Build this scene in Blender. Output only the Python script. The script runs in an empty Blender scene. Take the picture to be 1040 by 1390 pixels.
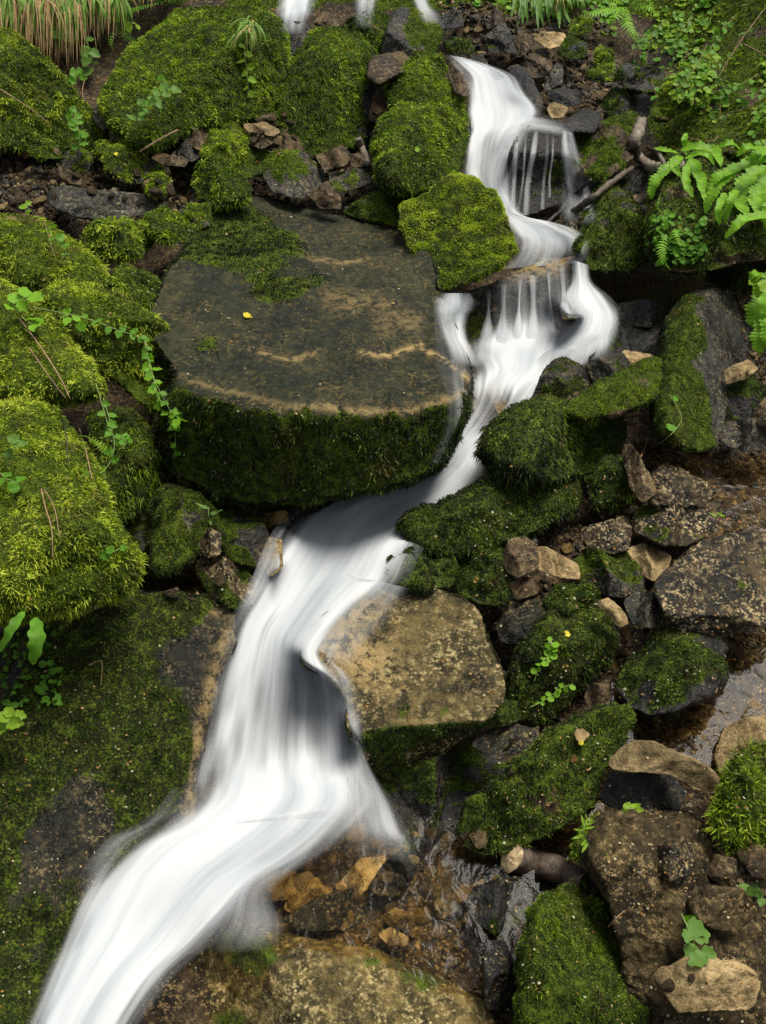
import bpy, math, random
import numpy as np
from mathutils import Vector
from mathutils.bvhtree import BVHTree
random.seed(7)
RNG = np.random.default_rng(7)
S = bpy.context.scene
COL = S.collection

# ------------------------------------------------------------ camera
PITCH = math.radians(28); SLOPE = math.radians(22)
W, H, FPX = 1040.0, 1390.0, 1490.0
FWD = np.array([0, math.cos(PITCH), -math.sin(PITCH)])
RIGHT = np.array([1.0, 0, 0]); UP = np.cross(RIGHT, FWD)
CAM = -4.0 * FWD
cd = bpy.data.cameras.new('camera'); cam = bpy.data.objects.new('camera', cd); COL.objects.link(cam)
cam.location = CAM; cam.rotation_euler = (math.pi / 2 - PITCH, 0, 0)
cd.sensor_fit = 'VERTICAL'; cd.sensor_height = 36; cd.lens = 36 * FPX / H
cd.clip_start = 0.05; cd.clip_end = 500
S.camera = cam

# ------------------------------------------------------------ light
SUN_EL, SUN_AZ = math.radians(72), math.radians(88)      # azimuth from +Y (behind the falls), negative = left
w = bpy.data.worlds.new('World'); S.world = w; w.use_nodes = True
nt = w.node_tree; sky = nt.nodes.new('ShaderNodeTexSky'); sky.sky_type = 'NISHITA'; sky.sun_disc = False
sky.sun_elevation = SUN_EL; sky.sun_rotation = SUN_AZ
sky.air_density = 1.0; sky.dust_density = 4.0; sky.ozone_density = 1.0
bg = nt.nodes['Background']; hs = nt.nodes.new('ShaderNodeHueSaturation'); hs.inputs['Saturation'].default_value = 0.45; nt.links.new(sky.outputs[0], hs.inputs['Color']); nt.links.new(hs.outputs[0], bg.inputs[0]); bg.inputs[1].default_value = 0.08
sl = bpy.data.lights.new('sun', 'SUN'); sl.energy = 2.5; sl.angle = math.radians(26); sl.color = (1.0, 0.95, 0.86)
so = bpy.data.objects.new('sun', sl); COL.objects.link(so)
sd = Vector((math.sin(SUN_AZ) * math.cos(SUN_EL), math.cos(SUN_AZ) * math.cos(SUN_EL), math.sin(SUN_EL)))
so.rotation_euler = sd.to_track_quat('Z', 'Y').to_euler(); so.location = (0, 3, 8)
S.view_settings.view_transform = 'Standard'; S.view_settings.look = 'None'
S.view_settings.exposure = 1.15; S.view_settings.gamma = 1.0
S.cycles.max_bounces = 6; S.cycles.diffuse_bounces = 3; S.cycles.glossy_bounces = 3
S.cycles.transparent_max_bounces = 12; S.cycles.transmission_bounces = 3

# ------------------------------------------------------------ geometry helpers
SN = np.array([0, -math.sin(SLOPE), math.cos(SLOPE)]); SV = np.array([0, math.cos(SLOPE), math.sin(SLOPE)])

def ray(px, py):
    px = np.asarray(px, float); py = np.asarray(py, float)
    return FWD + np.multiply.outer((px - W / 2) / FPX, RIGHT) + np.multiply.outer((H / 2 - py) / FPX, UP)
def t_plane(px, py, q, n):
    d = ray(px, py); dn = d @ n
    dn = np.where(dn > -0.03, -0.03, dn)
    return ((q - CAM) @ n) / dn
def t_base(px, py, lift=0.0):
    return t_plane(px, py, SN * lift, SN)
def pt(px, py, t):
    return CAM + ray(px, py) * np.asarray(t)[..., None]
def project(p):
    v = p - CAM; z = v @ FWD
    return W / 2 + FPX * (v @ RIGHT) / z, H / 2 - FPX * (v @ UP) / z, z

def _hash(ix, iy, iz, seed):
    h = (ix.astype(np.uint32) * np.uint32(374761393) + iy.astype(np.uint32) * np.uint32(668265263)
         + iz.astype(np.uint32) * np.uint32(2246822519) + np.uint32((seed * 2654435761) & 0xffffffff))
    h = (h ^ (h >> np.uint32(13))) * np.uint32(1274126177)
    h = (h ^ (h >> np.uint32(15))) * np.uint32(2246822519)
    return (h ^ (h >> np.uint32(16))).astype(np.float64) / 4294967295.0
def vnoise(p, seed=0):
    p = p + 1000.0
    i = np.floor(p).astype(np.int64); f = p - i; u = f * f * f * (f * (f * 6 - 15) + 10)
    r = 0
    for a in (0, 1):
        wx = u[:, 0] if a else 1 - u[:, 0]
        for b in (0, 1):
            wy = u[:, 1] if b else 1 - u[:, 1]
            for c in (0, 1):
                wz = u[:, 2] if c else 1 - u[:, 2]
                r = r + wx * wy * wz * _hash(i[:, 0] + a, i[:, 1] + b, i[:, 2] + c, seed)
    return r * 2 - 1
def fbm(p, freq, octs=3, seed=0, gain=0.5):
    a, s, tot = 1.0, 0, 0
    for k in range(octs):
        s = s + a * vnoise(p * freq + 17.3 * k, seed + k); tot += a; a *= gain; freq *= 2.03
    return s / tot
def smooth01(x, a, b):
    t = np.clip((x - a) / (b - a), 0, 1); return t * t * (3 - 2 * t)

def mesh_from(name, V, F, mat, attrs=None, smooth=True, fcols=None):
    V = np.asarray(V, np.float32)
    me = bpy.data.meshes.new(name)
    groups = F if isinstance(F, list) else [F]
    groups = [np.asarray(g, np.int32) for g in groups if len(g)]
    me.vertices.add(len(V)); me.vertices.foreach_set('co', V.ravel())
    loops = np.concatenate([g.ravel() for g in groups])
    tot = np.concatenate([np.full(len(g), g.shape[1], np.int32) for g in groups])
    start = np.concatenate([[0], np.cumsum(tot)[:-1]]).astype(np.int32)
    me.loops.add(len(loops)); me.loops.foreach_set('vertex_index', loops)
    me.polygons.add(len(tot)); me.polygons.foreach_set('loop_start', start); me.polygons.foreach_set('loop_total', tot)
    me.polygons.foreach_set('use_smooth', np.full(len(tot), smooth, bool))
    for k, a in (attrs or {}).items():
        at = me.attributes.new(k, 'FLOAT', 'POINT'); at.data.foreach_set('value', np.asarray(a, np.float32))
    me.update(calc_edges=True); me.validate(clean_customdata=False)
    if mat: me.materials.append(mat)
    return me
def tag(o, label=None, cat=None, group=None, kind=None):
    if label: o['label'] = label
    if cat: o['category'] = cat
    if group: o['group'] = group
    if kind: o['kind'] = kind
    return o
def link(name, me, parent=None, loc=None):
    o = bpy.data.objects.new(name, me); COL.objects.link(o)
    if loc is not None: o.location = loc
    if parent is not None: o.parent = parent
    return o
def vnormals(V, F):
    n = np.zeros_like(V)
    for g in (F if isinstance(F, list) else [F]):
        a, b, c = V[g[:, 0]], V[g[:, 1]], V[g[:, -1]]
        fn = np.cross(b - a, c - a)
        if g.shape[1] == 4: fn = np.cross(V[g[:, 2]] - V[g[:, 0]], V[g[:, 3]] - V[g[:, 1]])
        for k in range(g.shape[1]):
            for ax in range(3): n[:, ax] += np.bincount(g[:, k], fn[:, ax], len(V))
    return n / (np.linalg.norm(n, axis=1, keepdims=True) + 1e-12)
def norm(v): return v / (np.linalg.norm(v, axis=-1, keepdims=True) + 1e-12)

# ------------------------------------------------------------ materials
def new_mat(name):
    m = bpy.data.materials.new(name); m.use_nodes = True; nt = m.node_tree
    for n in list(nt.nodes): nt.nodes.remove(n)
    return m, nt
def N(nt, t, **kw):
    n = nt.nodes.new(t)
    for k, v in kw.items():
        if k.startswith('i_'): n.inputs[k[2:].replace('_', ' ')].default_value = v
        else: setattr(n, k, v)
    return n
def ramp(nt, fac, stops):
    r = nt.nodes.new('ShaderNodeValToRGB'); nt.links.new(fac, r.inputs[0]); e = r.color_ramp.elements
    while len(e) > 1: e.remove(e[0])
    e[0].position = stops[0][0]; e[0].color = (*stops[0][1], 1)
    for p, c in stops[1:]:
        x = e.new(p); x.color = (*c, 1)
    return r.outputs[0]
def mixc(nt, fac, a, b, mode='MIX'):
    m = nt.nodes.new('ShaderNodeMix'); m.data_type = 'RGBA'; m.blend_type = mode
    for s, v in ((m.inputs[0], fac), (m.inputs[6], a), (m.inputs[7], b)):
        if hasattr(v, 'node'): nt.links.new(v, s)
        else: s.default_value = v if not isinstance(v, tuple) else (*v, 1)[:4]
    return m.outputs[2]
def noise(nt, vec, scale, detail=4, rough=0.6, dist=0.0):
    n = N(nt, 'ShaderNodeTexNoise'); n.inputs['Scale'].default_value = scale; n.inputs['Detail'].default_value = detail
    n.inputs['Roughness'].default_value = rough; n.inputs['Distortion'].default_value = dist
    nt.links.new(vec, n.inputs['Vector']); return n.outputs[0]
def mth(nt, op, a, b=None, c=None, clamp=False):
    m = N(nt, 'ShaderNodeMath', operation=op); m.use_clamp = clamp
    for k, v in enumerate((a, b, c)):
        if v is None: continue
        if hasattr(v, 'node'): nt.links.new(v, m.inputs[k])
        else: m.inputs[k].default_value = v
    return m.outputs[0]
def attr(nt, name):
    return N(nt, 'ShaderNodeAttribute', attribute_name=name).outputs['Fac']
def maprange(nt, v, a, b, c=0.0, d=1.0):
    m = N(nt, 'ShaderNodeMapRange'); nt.links.new(v, m.inputs[0])
    for k, x in enumerate((a, b, c, d)): m.inputs[k + 1].default_value = x
    return m.outputs[0]

MOSS_DARK, MOSS_MID, MOSS_YELLOW = (0.008, 0.012, 0.003), (0.035, 0.052, 0.005), (0.14, 0.19, 0.02)  # the moss's own tones, dark green to yellow-green

def rock_mat(name, cols, speck=None, speck_amt=0.5, rough=(0.35, 0.75), vein=None, moss_col=None, scale=1.0):
    wet = name.split('_')[0] in ('grey', 'black', 'dark', 'algae', 'speckled', 'rusty')
    if wet: rough = (0.1, 0.38)
    m, nt = new_mat(name); L = nt.links.new
    tc = N(nt, 'ShaderNodeTexCoord'); v = tc.outputs['Object']
    oi = N(nt, 'ShaderNodeObjectInfo')
    off = N(nt, 'ShaderNodeVectorMath', operation='ADD'); L(v, off.inputs[0])
    sc_ = N(nt, 'ShaderNodeVectorMath', operation='SCALE'); sc_.inputs[0].default_value = (37, 21, 53); L(oi.outputs['Random'], sc_.inputs['Scale']); L(sc_.outputs[0], off.inputs[1])
    v = off.outputs[0]
    n1 = noise(nt, v, 5 * scale, 6, 0.65, 0.6); n2 = noise(nt, v, 26 * scale, 6, 0.7); n3 = noise(nt, v, 120 * scale, 3, 0.6)
    f = mth(nt, 'ADD', mth(nt, 'MULTIPLY', n1, 0.5), mth(nt, 'MULTIPLY', n2, 0.5))
    base = ramp(nt, f, [(0.38, cols[0]), (0.48, cols[1]), (0.6, cols[2])])
    hv = mth(nt, 'MULTIPLY_ADD', oi.outputs['Random'], 0.5, 0.75)
    base = mixc(nt, 1.0, base, hv, 'MULTIPLY')
    # dark and light mineral grains
    base = mixc(nt, maprange(nt, n3, 0.55, 0.75, 0, 0.55), base, tuple(c * 0.35 for c in cols[0]))
    if speck:
        vo = N(nt, 'ShaderNodeTexVoronoi'); vo.inputs['Scale'].default_value = 60 * scale; L(v, vo.inputs['Vector'])
        sn = noise(nt, v, 7 * scale, 4, 0.6)
        sp = mth(nt, 'MULTIPLY', maprange(nt, vo.outputs['Distance'], 0.32, 0.16), maprange(nt, sn, 0.42, 0.62))
        sp2 = maprange(nt, noise(nt, v, 48 * scale, 5, 0.75), 0.53, 0.6)
        sp = mth(nt, 'MULTIPLY', mth(nt, 'MAXIMUM', sp, mth(nt, 'MULTIPLY', sp2, maprange(nt, sn, 0.35, 0.6))), speck_amt)
        base = mixc(nt, sp, base, speck)
    if vein:
        wv = N(nt, 'ShaderNodeTexNoise'); wv.inputs['Scale'].default_value = 1.9; wv.inputs['Detail'].default_value = 3; wv.inputs['Distortion'].default_value = 0.8; L(v, wv.inputs['Vector'])
        vv = mth(nt, 'ABSOLUTE', mth(nt, 'SUBTRACT', wv.outputs[0], 0.5))
        vs = mth(nt, 'MULTIPLY', maprange(nt, vv, 0.018, 0.003), maprange(nt, n2, 0.35, 0.55, 0.1, 0.8))
        base = mixc(nt, vs, base, vein)
    va = attr(nt, 'vein'); vs2 = mth(nt, 'MULTIPLY', va, maprange(nt, n2, 0.42, 0.54, 0.05, 1.0)); base = mixc(nt, vs2, base, (0.27, 0.19, 0.075))
    # moss film under the tufts, where the mesh says moss grows
    ma = attr(nt, 'moss')
    mm = mth(nt, 'ADD', ma, mth(nt, 'MULTIPLY', mth(nt, 'SUBTRACT', n2, 0.5), 1.1))
    mf = maprange(nt, mm, 0.3, 0.55)
    mc = ramp(nt, mth(nt, 'ADD', mth(nt, 'MULTIPLY', n2, 0.5), mth(nt, 'MULTIPLY', n3, 0.5)), [(0.4, MOSS_DARK), (0.5, moss_col or MOSS_MID), (0.62, (0.07, 0.1, 0.008))])
    col = mixc(nt, mf, base, mc)
    p = N(nt, 'ShaderNodeBsdfPrincipled'); L(col, p.inputs['Base Color'])
    r = maprange(nt, n1, 0.35, 0.65, rough[0], rough[1]); r = mth(nt, 'MAXIMUM', r, mth(nt, 'MULTIPLY', mf, 0.9)); L(r, p.inputs['Roughness'])
    L(mth(nt, 'MULTIPLY_ADD', mf, -0.12 if wet else -0.08, 0.2 if wet else 0.16), p.inputs['Specular IOR Level'])
    b = N(nt, 'ShaderNodeBump'); b.inputs['Strength'].default_value = 0.9; b.inputs['Distance'].default_value = 0.02
    hsum = mth(nt, 'ADD', n2, mth(nt, 'MULTIPLY', n3, 0.3)); L(hsum, b.inputs['Height']); L(b.outputs[0], p.inputs['Normal'])
    o = N(nt, 'ShaderNodeOutputMaterial'); L(p.outputs[0], o.inputs[0]); return m

M = {
 'grey': rock_mat('grey_wet_stone', [(0.0056, 0.0064, 0.0056), (0.0165, 0.0165, 0.0135), (0.0450, 0.0420, 0.0315)], (0.42, 0.33, 0.17), 0.35),
 'dark': rock_mat('black_wet_stone', [(0.0050, 0.0060, 0.0060), (0.0112, 0.0120, 0.0120), (0.0245, 0.0238, 0.0210)], (0.35, 0.26, 0.12), 0.18, (0.18, 0.5), moss_col=(0.02, 0.032, 0.005)),
 'brown': rock_mat('brown_sandstone', [(0.0064, 0.0048, 0.0024), (0.0255, 0.0180, 0.0090), (0.1120, 0.0744, 0.0344)], (0.5, 0.38, 0.2), 0.25, (0.4, 0.8)),
 'tan': rock_mat('tan_sandstone', [(0.055, 0.037, 0.016), (0.18, 0.127, 0.055), (0.36, 0.262, 0.125)], (0.07, 0.045, 0.025), 0.35, (0.45, 0.8)),
 'orange': rock_mat('rusty_wet_stone', [(0.03, 0.018, 0.005), (0.14, 0.09, 0.026), (0.3, 0.2, 0.075)], (0.03, 0.02, 0.01), 0.6, (0.25, 0.5)),
 'patch': rock_mat('dark_stone_tan_patches', [(0.0040, 0.0040, 0.0030), (0.0099, 0.0090, 0.0063), (0.0600, 0.0420, 0.0180)], (0.5, 0.38, 0.19), 0.7, (0.25, 0.6)),
 'slab': rock_mat('weathered_slab_stone', [(0.003, 0.0045, 0.0022), (0.009, 0.0115, 0.005), (0.026, 0.026, 0.0115)], (0.15, 0.105, 0.03), 0.5, (0.5, 0.75), scale=1.0),
 'gold': rock_mat('algae_gold_stone', [(0.007, 0.006, 0.0025), (0.038, 0.03, 0.009), (0.15, 0.108, 0.035)], (0.42, 0.33, 0.15), 0.75, (0.3, 0.6), moss_col=(0.04, 0.055, 0.01)),
 'speck': rock_mat('speckled_dark_stone', [(0.0040, 0.0048, 0.0032), (0.0098, 0.0101, 0.0063), (0.0240, 0.0216, 0.0120)], (0.3, 0.22, 0.1), 0.4, (0.25, 0.6), moss_col=(0.017, 0.022, 0.005)),
 'earth': rock_mat('bare_wet_earth', [(0.005, 0.004, 0.0015), (0.021, 0.0155, 0.006), (0.068, 0.049, 0.02)], (0.4, 0.28, 0.12), 0.4, (0.5, 0.85)),
}
def moss_mat(name, stops, spec=0.25):
    m, nt = new_mat(name); L = nt.links.new
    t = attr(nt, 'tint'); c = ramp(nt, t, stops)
    p = N(nt, 'ShaderNodeBsdfPrincipled'); L(c, p.inputs['Base Color']); p.inputs['Roughness'].default_value = 0.55
    tcm = N(nt, 'ShaderNodeTexCoord'); bn = noise(nt, tcm.outputs['Object'], 7, 4, 0.65)
    c = mixc(nt, maprange(nt, bn, 0.56, 0.66, 0, 0.7), c, mixc(nt, t, (0.03, 0.018, 0.006), (0.17, 0.125, 0.04))); L(c, p.inputs['Base Color'])
    p.inputs['Specular IOR Level'].default_value = spec
    tr = N(nt, 'ShaderNodeBsdfTranslucent'); c2 = mixc(nt, 1.0, c, (1.0, 1.15, 0.5), 'MULTIPLY'); L(c2, tr.inputs[0])
    mx = N(nt, 'ShaderNodeMixShader'); mx.inputs[0].default_value = 0.35; L(p.outputs[0], mx.inputs[1]); L(tr.outputs[0], mx.inputs[2])
    o = N(nt, 'ShaderNodeOutputMaterial'); L(mx.outputs[0], o.inputs[0]); return m
MM = {
 'bright': moss_mat('bright_yellow_moss', [(0.0, (0.014, 0.022, 0.002)), (0.35, (0.09, 0.14, 0.006)), (0.65, (0.25, 0.33, 0.012)), (1.0, (0.46, 0.5, 0.05))]),
 'green': moss_mat('green_moss', [(0.0, (0.009, 0.016, 0.002)), (0.35, (0.055, 0.1, 0.004)), (0.66, (0.18, 0.27, 0.008)), (1.0, (0.38, 0.45, 0.035))]),
 'dark': moss_mat('dark_wet_moss', [(0.0, (0.003, 0.005, 0.0015)), (0.45, (0.010, 0.018, 0.002)), (0.8, (0.045, 0.075, 0.005)), (1.0, (0.17, 0.24, 0.02))]),
}
def leaf_mat(name, col, rough=0.35):
    m, nt = new_mat(name); L = nt.links.new
    tc = N(nt, 'ShaderNodeTexCoord'); n = noise(nt, tc.outputs['Object'], 40, 3)
    c = ramp(nt, n, [(0.3, tuple(x * 0.65 for x in col)), (0.7, tuple(min(1, x * 1.3) for x in col))])
    p = N(nt, 'ShaderNodeBsdfPrincipled'); L(c, p.inputs['Base Color']); p.inputs['Roughness'].default_value = max(rough, .45); p.inputs['Specular IOR Level'].default_value = 0.12
    tr = N(nt, 'ShaderNodeBsdfTranslucent'); L(mixc(nt, 1.0, c, (1.3, 1.5, 0.5), 'MULTIPLY'), tr.inputs[0])
    mx = N(nt, 'ShaderNodeMixShader'); mx.inputs[0].default_value = 0.4; L(p.outputs[0], mx.inputs[1]); L(tr.outputs[0], mx.inputs[2])
    o = N(nt, 'ShaderNodeOutputMaterial'); L(mx.outputs[0], o.inputs[0]); return m
LM = {'leaf': leaf_mat('leaf_green', (0.09, 0.21, 0.018)), 'pale': leaf_mat('leaf_pale', (0.1, 0.19, 0.035)), 'fern': leaf_mat('fern_green', (0.15, 0.31, 0.02)),
      'yellow': leaf_mat('leaf_yellow', (0.6, 0.5, 0.04)), 'lime': leaf_mat('leaf_lime', (0.17, 0.28, 0.02)), 'straw': leaf_mat('dry_straw', (0.36, 0.25, 0.12), 0.7),
      'grass': leaf_mat('grass_green', (0.14, 0.24, 0.04)), 'dry': leaf_mat('dry_leaf', (0.3, 0.16, 0.05), 0.7), 'white': leaf_mat('bleached_leaf', (0.42, 0.4, 0.26), 0.6)}
def wood_mat(name, a, b):
    m, nt = new_mat(name); L = nt.links.new
    tc = N(nt, 'ShaderNodeTexCoord'); n = noise(nt, tc.outputs['Object'], 30, 6, 0.7, 1.0)
    c = ramp(nt, n, [(0.35, a), (0.65, b)]); p = N(nt, 'ShaderNodeBsdfPrincipled'); L(c, p.inputs['Base Color']); p.inputs['Roughness'].default_value = 0.6
    bp = N(nt, 'ShaderNodeBump'); bp.inputs['Strength'].default_value = 0.8; bp.inputs['Distance'].default_value = 0.01; L(n, bp.inputs['Height']); L(bp.outputs[0], p.inputs['Normal'])
    o = N(nt, 'ShaderNodeOutputMaterial'); L(p.outputs[0], o.inputs[0]); return m
WM = {'bark': wood_mat('wet_bark', (0.02, 0.014, 0.009), (0.1, 0.07, 0.045)), 'cut': wood_mat('cut_wood', (0.2, 0.12, 0.05), (0.62, 0.47, 0.25)),
      'stem': wood_mat('brown_stem', (0.12, 0.06, 0.03), (0.32, 0.2, 0.1)), 'dark': wood_mat('black_wet_wood', (0.008, 0.007, 0.006), (0.04, 0.03, 0.025)),
      'green': wood_mat('green_stem', (0.1, 0.16, 0.03), (0.22, 0.3, 0.07)), 'root': wood_mat('grey_root_bark', (0.05, 0.04, 0.028), (0.2, 0.16, 0.11))}

def water_white():
    m, nt = new_mat('silky_white_water'); L = nt.links.new
    a = attr(nt, 'foam'); u = attr(nt, 'su'); v = attr(nt, 'sv')
    cv = N(nt, 'ShaderNodeCombineXYZ'); L(u, cv.inputs[0]); L(v, cv.inputs[1])
    def st(su, sv, det=3, off=0.0):
        mp = N(nt, 'ShaderNodeVectorMath', operation='MULTIPLY'); L(cv.outputs[0], mp.inputs[0]); mp.inputs[1].default_value = (su, sv, 1)
        ad = N(nt, 'ShaderNodeVectorMath', operation='ADD'); L(mp.outputs[0], ad.inputs[0]); ad.inputs[1].default_value = (off, off * 2, off)
        return noise(nt, ad.outputs[0], 1.0, det, 0.5, 0.25)
    s1 = st(16, 1.3); s2 = st(52, 2.0, 2, 5.0); s3 = st(5, 1.6, 2, 9.0)
    s = mth(nt, 'ADD', mth(nt, 'MULTIPLY', s1, 0.42), mth(nt, 'ADD', mth(nt, 'MULTIPLY', s2, 0.12), mth(nt, 'MULTIPLY', s3, 0.46)))
    sc_ = mth(nt, 'MULTIPLY', mth(nt, 'SUBTRACT', s, 0.5), 2.6)
    # foam*(1-foam) makes the veil streaky where it is thin and solid where it is thick
    amp = mth(nt, 'MULTIPLY', mth(nt, 'MULTIPLY', a, mth(nt, 'SUBTRACT', 1.12, a)), 3.2)
    al = mth(nt, 'MULTIPLY_ADD', sc_, amp, a, clamp=True)
    d = N(nt, 'ShaderNodeBsdfPrincipled')
    c = ramp(nt, s, [(0.34, (0.36, 0.4, 0.425)), (0.5, (0.45, 0.475, 0.49)), (0.64, (0.54, 0.55, 0.555))])
    L(c, d.inputs['Base Color']); d.inputs['Roughness'].default_value = 0.6; d.inputs['Specular IOR Level'].default_value = 0.15
    b = N(nt, 'ShaderNodeBump'); b.inputs['Strength'].default_value = 0.15; b.inputs['Distance'].default_value = 0.03; L(s, b.inputs['Height'])
    # foam scatters light in depth: its shading hardly follows the sheet's own slope
    n0 = N(nt, 'ShaderNodeVectorMath', operation='SCALE'); L(b.outputs[0], n0.inputs[0]); n0.inputs['Scale'].default_value = 0.35
    n1_ = N(nt, 'ShaderNodeVectorMath', operation='ADD'); L(n0.outputs[0], n1_.inputs[0]); n1_.inputs[1].default_value = (0, -0.2, 0.75)
    n2_ = N(nt, 'ShaderNodeVectorMath', operation='NORMALIZE'); L(n1_.outputs[0], n2_.inputs[0]); L(n2_.outputs[0], d.inputs['Normal']); WN = n2_.outputs[0]
    t = N(nt, 'ShaderNodeBsdfTranslucent'); L(c, t.inputs[0])
    ng = N(nt, 'ShaderNodeVectorMath', operation='SCALE'); L(WN, ng.inputs[0]); ng.inputs['Scale'].default_value = -1; L(ng.outputs[0], t.inputs['Normal'])
    m0 = N(nt, 'ShaderNodeMixShader'); m0.inputs[0].default_value = 0.5; L(d.outputs[0], m0.inputs[1]); L(t.outputs[0], m0.inputs[2])
    tr = N(nt, 'ShaderNodeBsdfTransparent')
    mx = N(nt, 'ShaderNodeMixShader'); L(al, mx.inputs[0]); L(tr.outputs[0], mx.inputs[1]); L(m0.outputs[0], mx.inputs[2])
    o = N(nt, 'ShaderNodeOutputMaterial'); L(mx.outputs[0], o.inputs[0]); return m
def water_clear():
    m, nt = new_mat('clear_shallow_water'); L = nt.links.new
    tc = N(nt, 'ShaderNodeTexCoord'); n = noise(nt, tc.outputs['Object'], 14, 3, 0.5, 0.8)
    b = N(nt, 'ShaderNodeBump'); b.inputs['Strength'].default_value = 0.22; b.inputs['Distance'].default_value = 0.02; L(n, b.inputs['Height'])
    g = N(nt, 'ShaderNodeBsdfGlossy'); g.inputs['Roughness'].default_value = 0.12; g.inputs[0].default_value = (1, 1, 1, 1); L(b.outputs[0], g.inputs['Normal'])
    t = N(nt, 'ShaderNodeBsdfTransparent'); t.inputs[0].default_value = (0.93, 0.85, 0.66, 1)
    f = N(nt, 'ShaderNodeFresnel'); f.inputs[0].default_value = 1.33; L(b.outputs[0], f.inputs['Normal'])
    mx = N(nt, 'ShaderNodeMixShader'); L(mth(nt, 'MULTIPLY', f.outputs[0], 0.2), mx.inputs[0]); L(t.outputs[0], mx.inputs[1]); L(g.outputs[0], mx.inputs[2])
    o = N(nt, 'ShaderNodeOutputMaterial'); L(mx.outputs[0], o.inputs[0]); return m
WW = water_white(); WC = water_clear()

# ------------------------------------------------------------ moss tufts
SOLIDS = []      # (V, F) of everything solid, world space, for finding surfaces later
def blades(P, Nn, length, width, tint, lean=0.5, droop=0.35, rng=RNG):
    """bent three-cornered moss leaves rooted at P: 5 vertices each"""
    n = len(P); r = norm(rng.normal(size=(n, 3)))
    d = norm(Nn * (1 - lean * 0.5) + r * lean)
    side = norm(np.cross(d, norm(rng.normal(size=(n, 3)))))
    L_ = length[:, None]; w_ = width[:, None]
    g = np.array([0, 0, -1.0])
    m = P + d * L_ * 0.5 + g * L_ * droop * 0.2
    tip = P + d * L_ + g * L_ * droop
    b = P - Nn * 0.004
    V = np.stack([b - side * w_ * 0.35, b + side * w_ * 0.35, m + side * w_ * 0.5, m - side * w_ * 0.5, tip], 1).reshape(-1, 3)
    i = np.arange(n)[:, None] * 5
    F4 = i + np.array([[0, 1, 2, 3]]); F3 = i + np.array([[3, 2, 4]])
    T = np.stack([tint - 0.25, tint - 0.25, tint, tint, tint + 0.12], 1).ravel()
    return V, [F4, F3], np.clip(T, 0, 1)

def scatter(V, F, wgt, dens, rng=RNG):
    """points on quads, weighted by vertex weight; density per m2"""
    a, b, c, d = (V[F[:, k]] for k in range(4))
    area = 0.5 * np.linalg.norm(np.cross(c - a, d - b), axis=1)
    wf = wgt[F].mean(1); lam = area * wf * dens
    cnt = rng.poisson(np.clip(lam, 0, 400)); idx = np.repeat(np.arange(len(F)), cnt)
    s, t = rng.random(len(idx))[:, None], rng.random(len(idx))[:, None]
    P = (a[idx] * (1 - s) + b[idx] * s) * (1 - t) + (d[idx] * (1 - s) + c[idx] * s) * t
    return P, idx

def grow_moss(name, root, loc, V, F, Nv, mask, style='green', size=0.014, dens=1.0, droop=0.35, lean=0.75, dark=0.0):
    """V world coordinates, quads F"""
    size = size * 0.78; lean = 0.95
    view = norm(CAM - V); facing = (Nv * view).sum(1)
    px, py, z = project(V)
    vis = (facing > -0.25) & (px > -120) & (px < 1160) & (py > -120) & (py < 1500)
    wgt = mask * vis
    if wgt.max() <= 0.02: return None
    zz = float(np.average(z, weights=wgt + 1e-9)); sf = (zz / 3.6) ** 0.75
    P, idx = scatter(V, F, wgt, 52000 * dens / sf ** 2 * (0.014 / size) ** 1.2)
    if len(P) < 5: return None
    Nn = norm(Nv[F[idx]].mean(1))
    kp = RNG.random(len(P)) < np.clip(0.75 + 1.3 * fbm(P, 38, 2, 29), 0.12, 1); P = P[kp]; idx = idx[kp]; Nn = Nn[kp]
    cl = fbm(P, 22, 2, 91); c2 = fbm(P, 70, 1, 17); c0 = fbm(P, 5, 2, 44)
    ln = size * sf * (0.6 + 0.8 * RNG.random(len(P))) * (1 + 0.7 * cl + 0.3 * c2)
    ln = np.clip(ln, size * 0.3, size * 2.5)
    wd = np.full(len(P), 0.0030 * sf) * (0.7 + 0.8 * RNG.random(len(P))) * (size / 0.014) ** 0.35
    tint = 0.45 + 0.42 * cl + 0.3 * c2 + 0.4 * c0 + 0.45 * (RNG.random(len(P)) - 0.5) - dark + 0.25 * (RNG.random(len(P)) > 0.94)
    P = P + Nn * (np.clip(cl, 0, 1) * size * 0.5)[:, None]
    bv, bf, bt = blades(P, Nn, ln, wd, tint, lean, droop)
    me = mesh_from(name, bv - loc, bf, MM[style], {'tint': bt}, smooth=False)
    return link(name, me, root)

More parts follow.
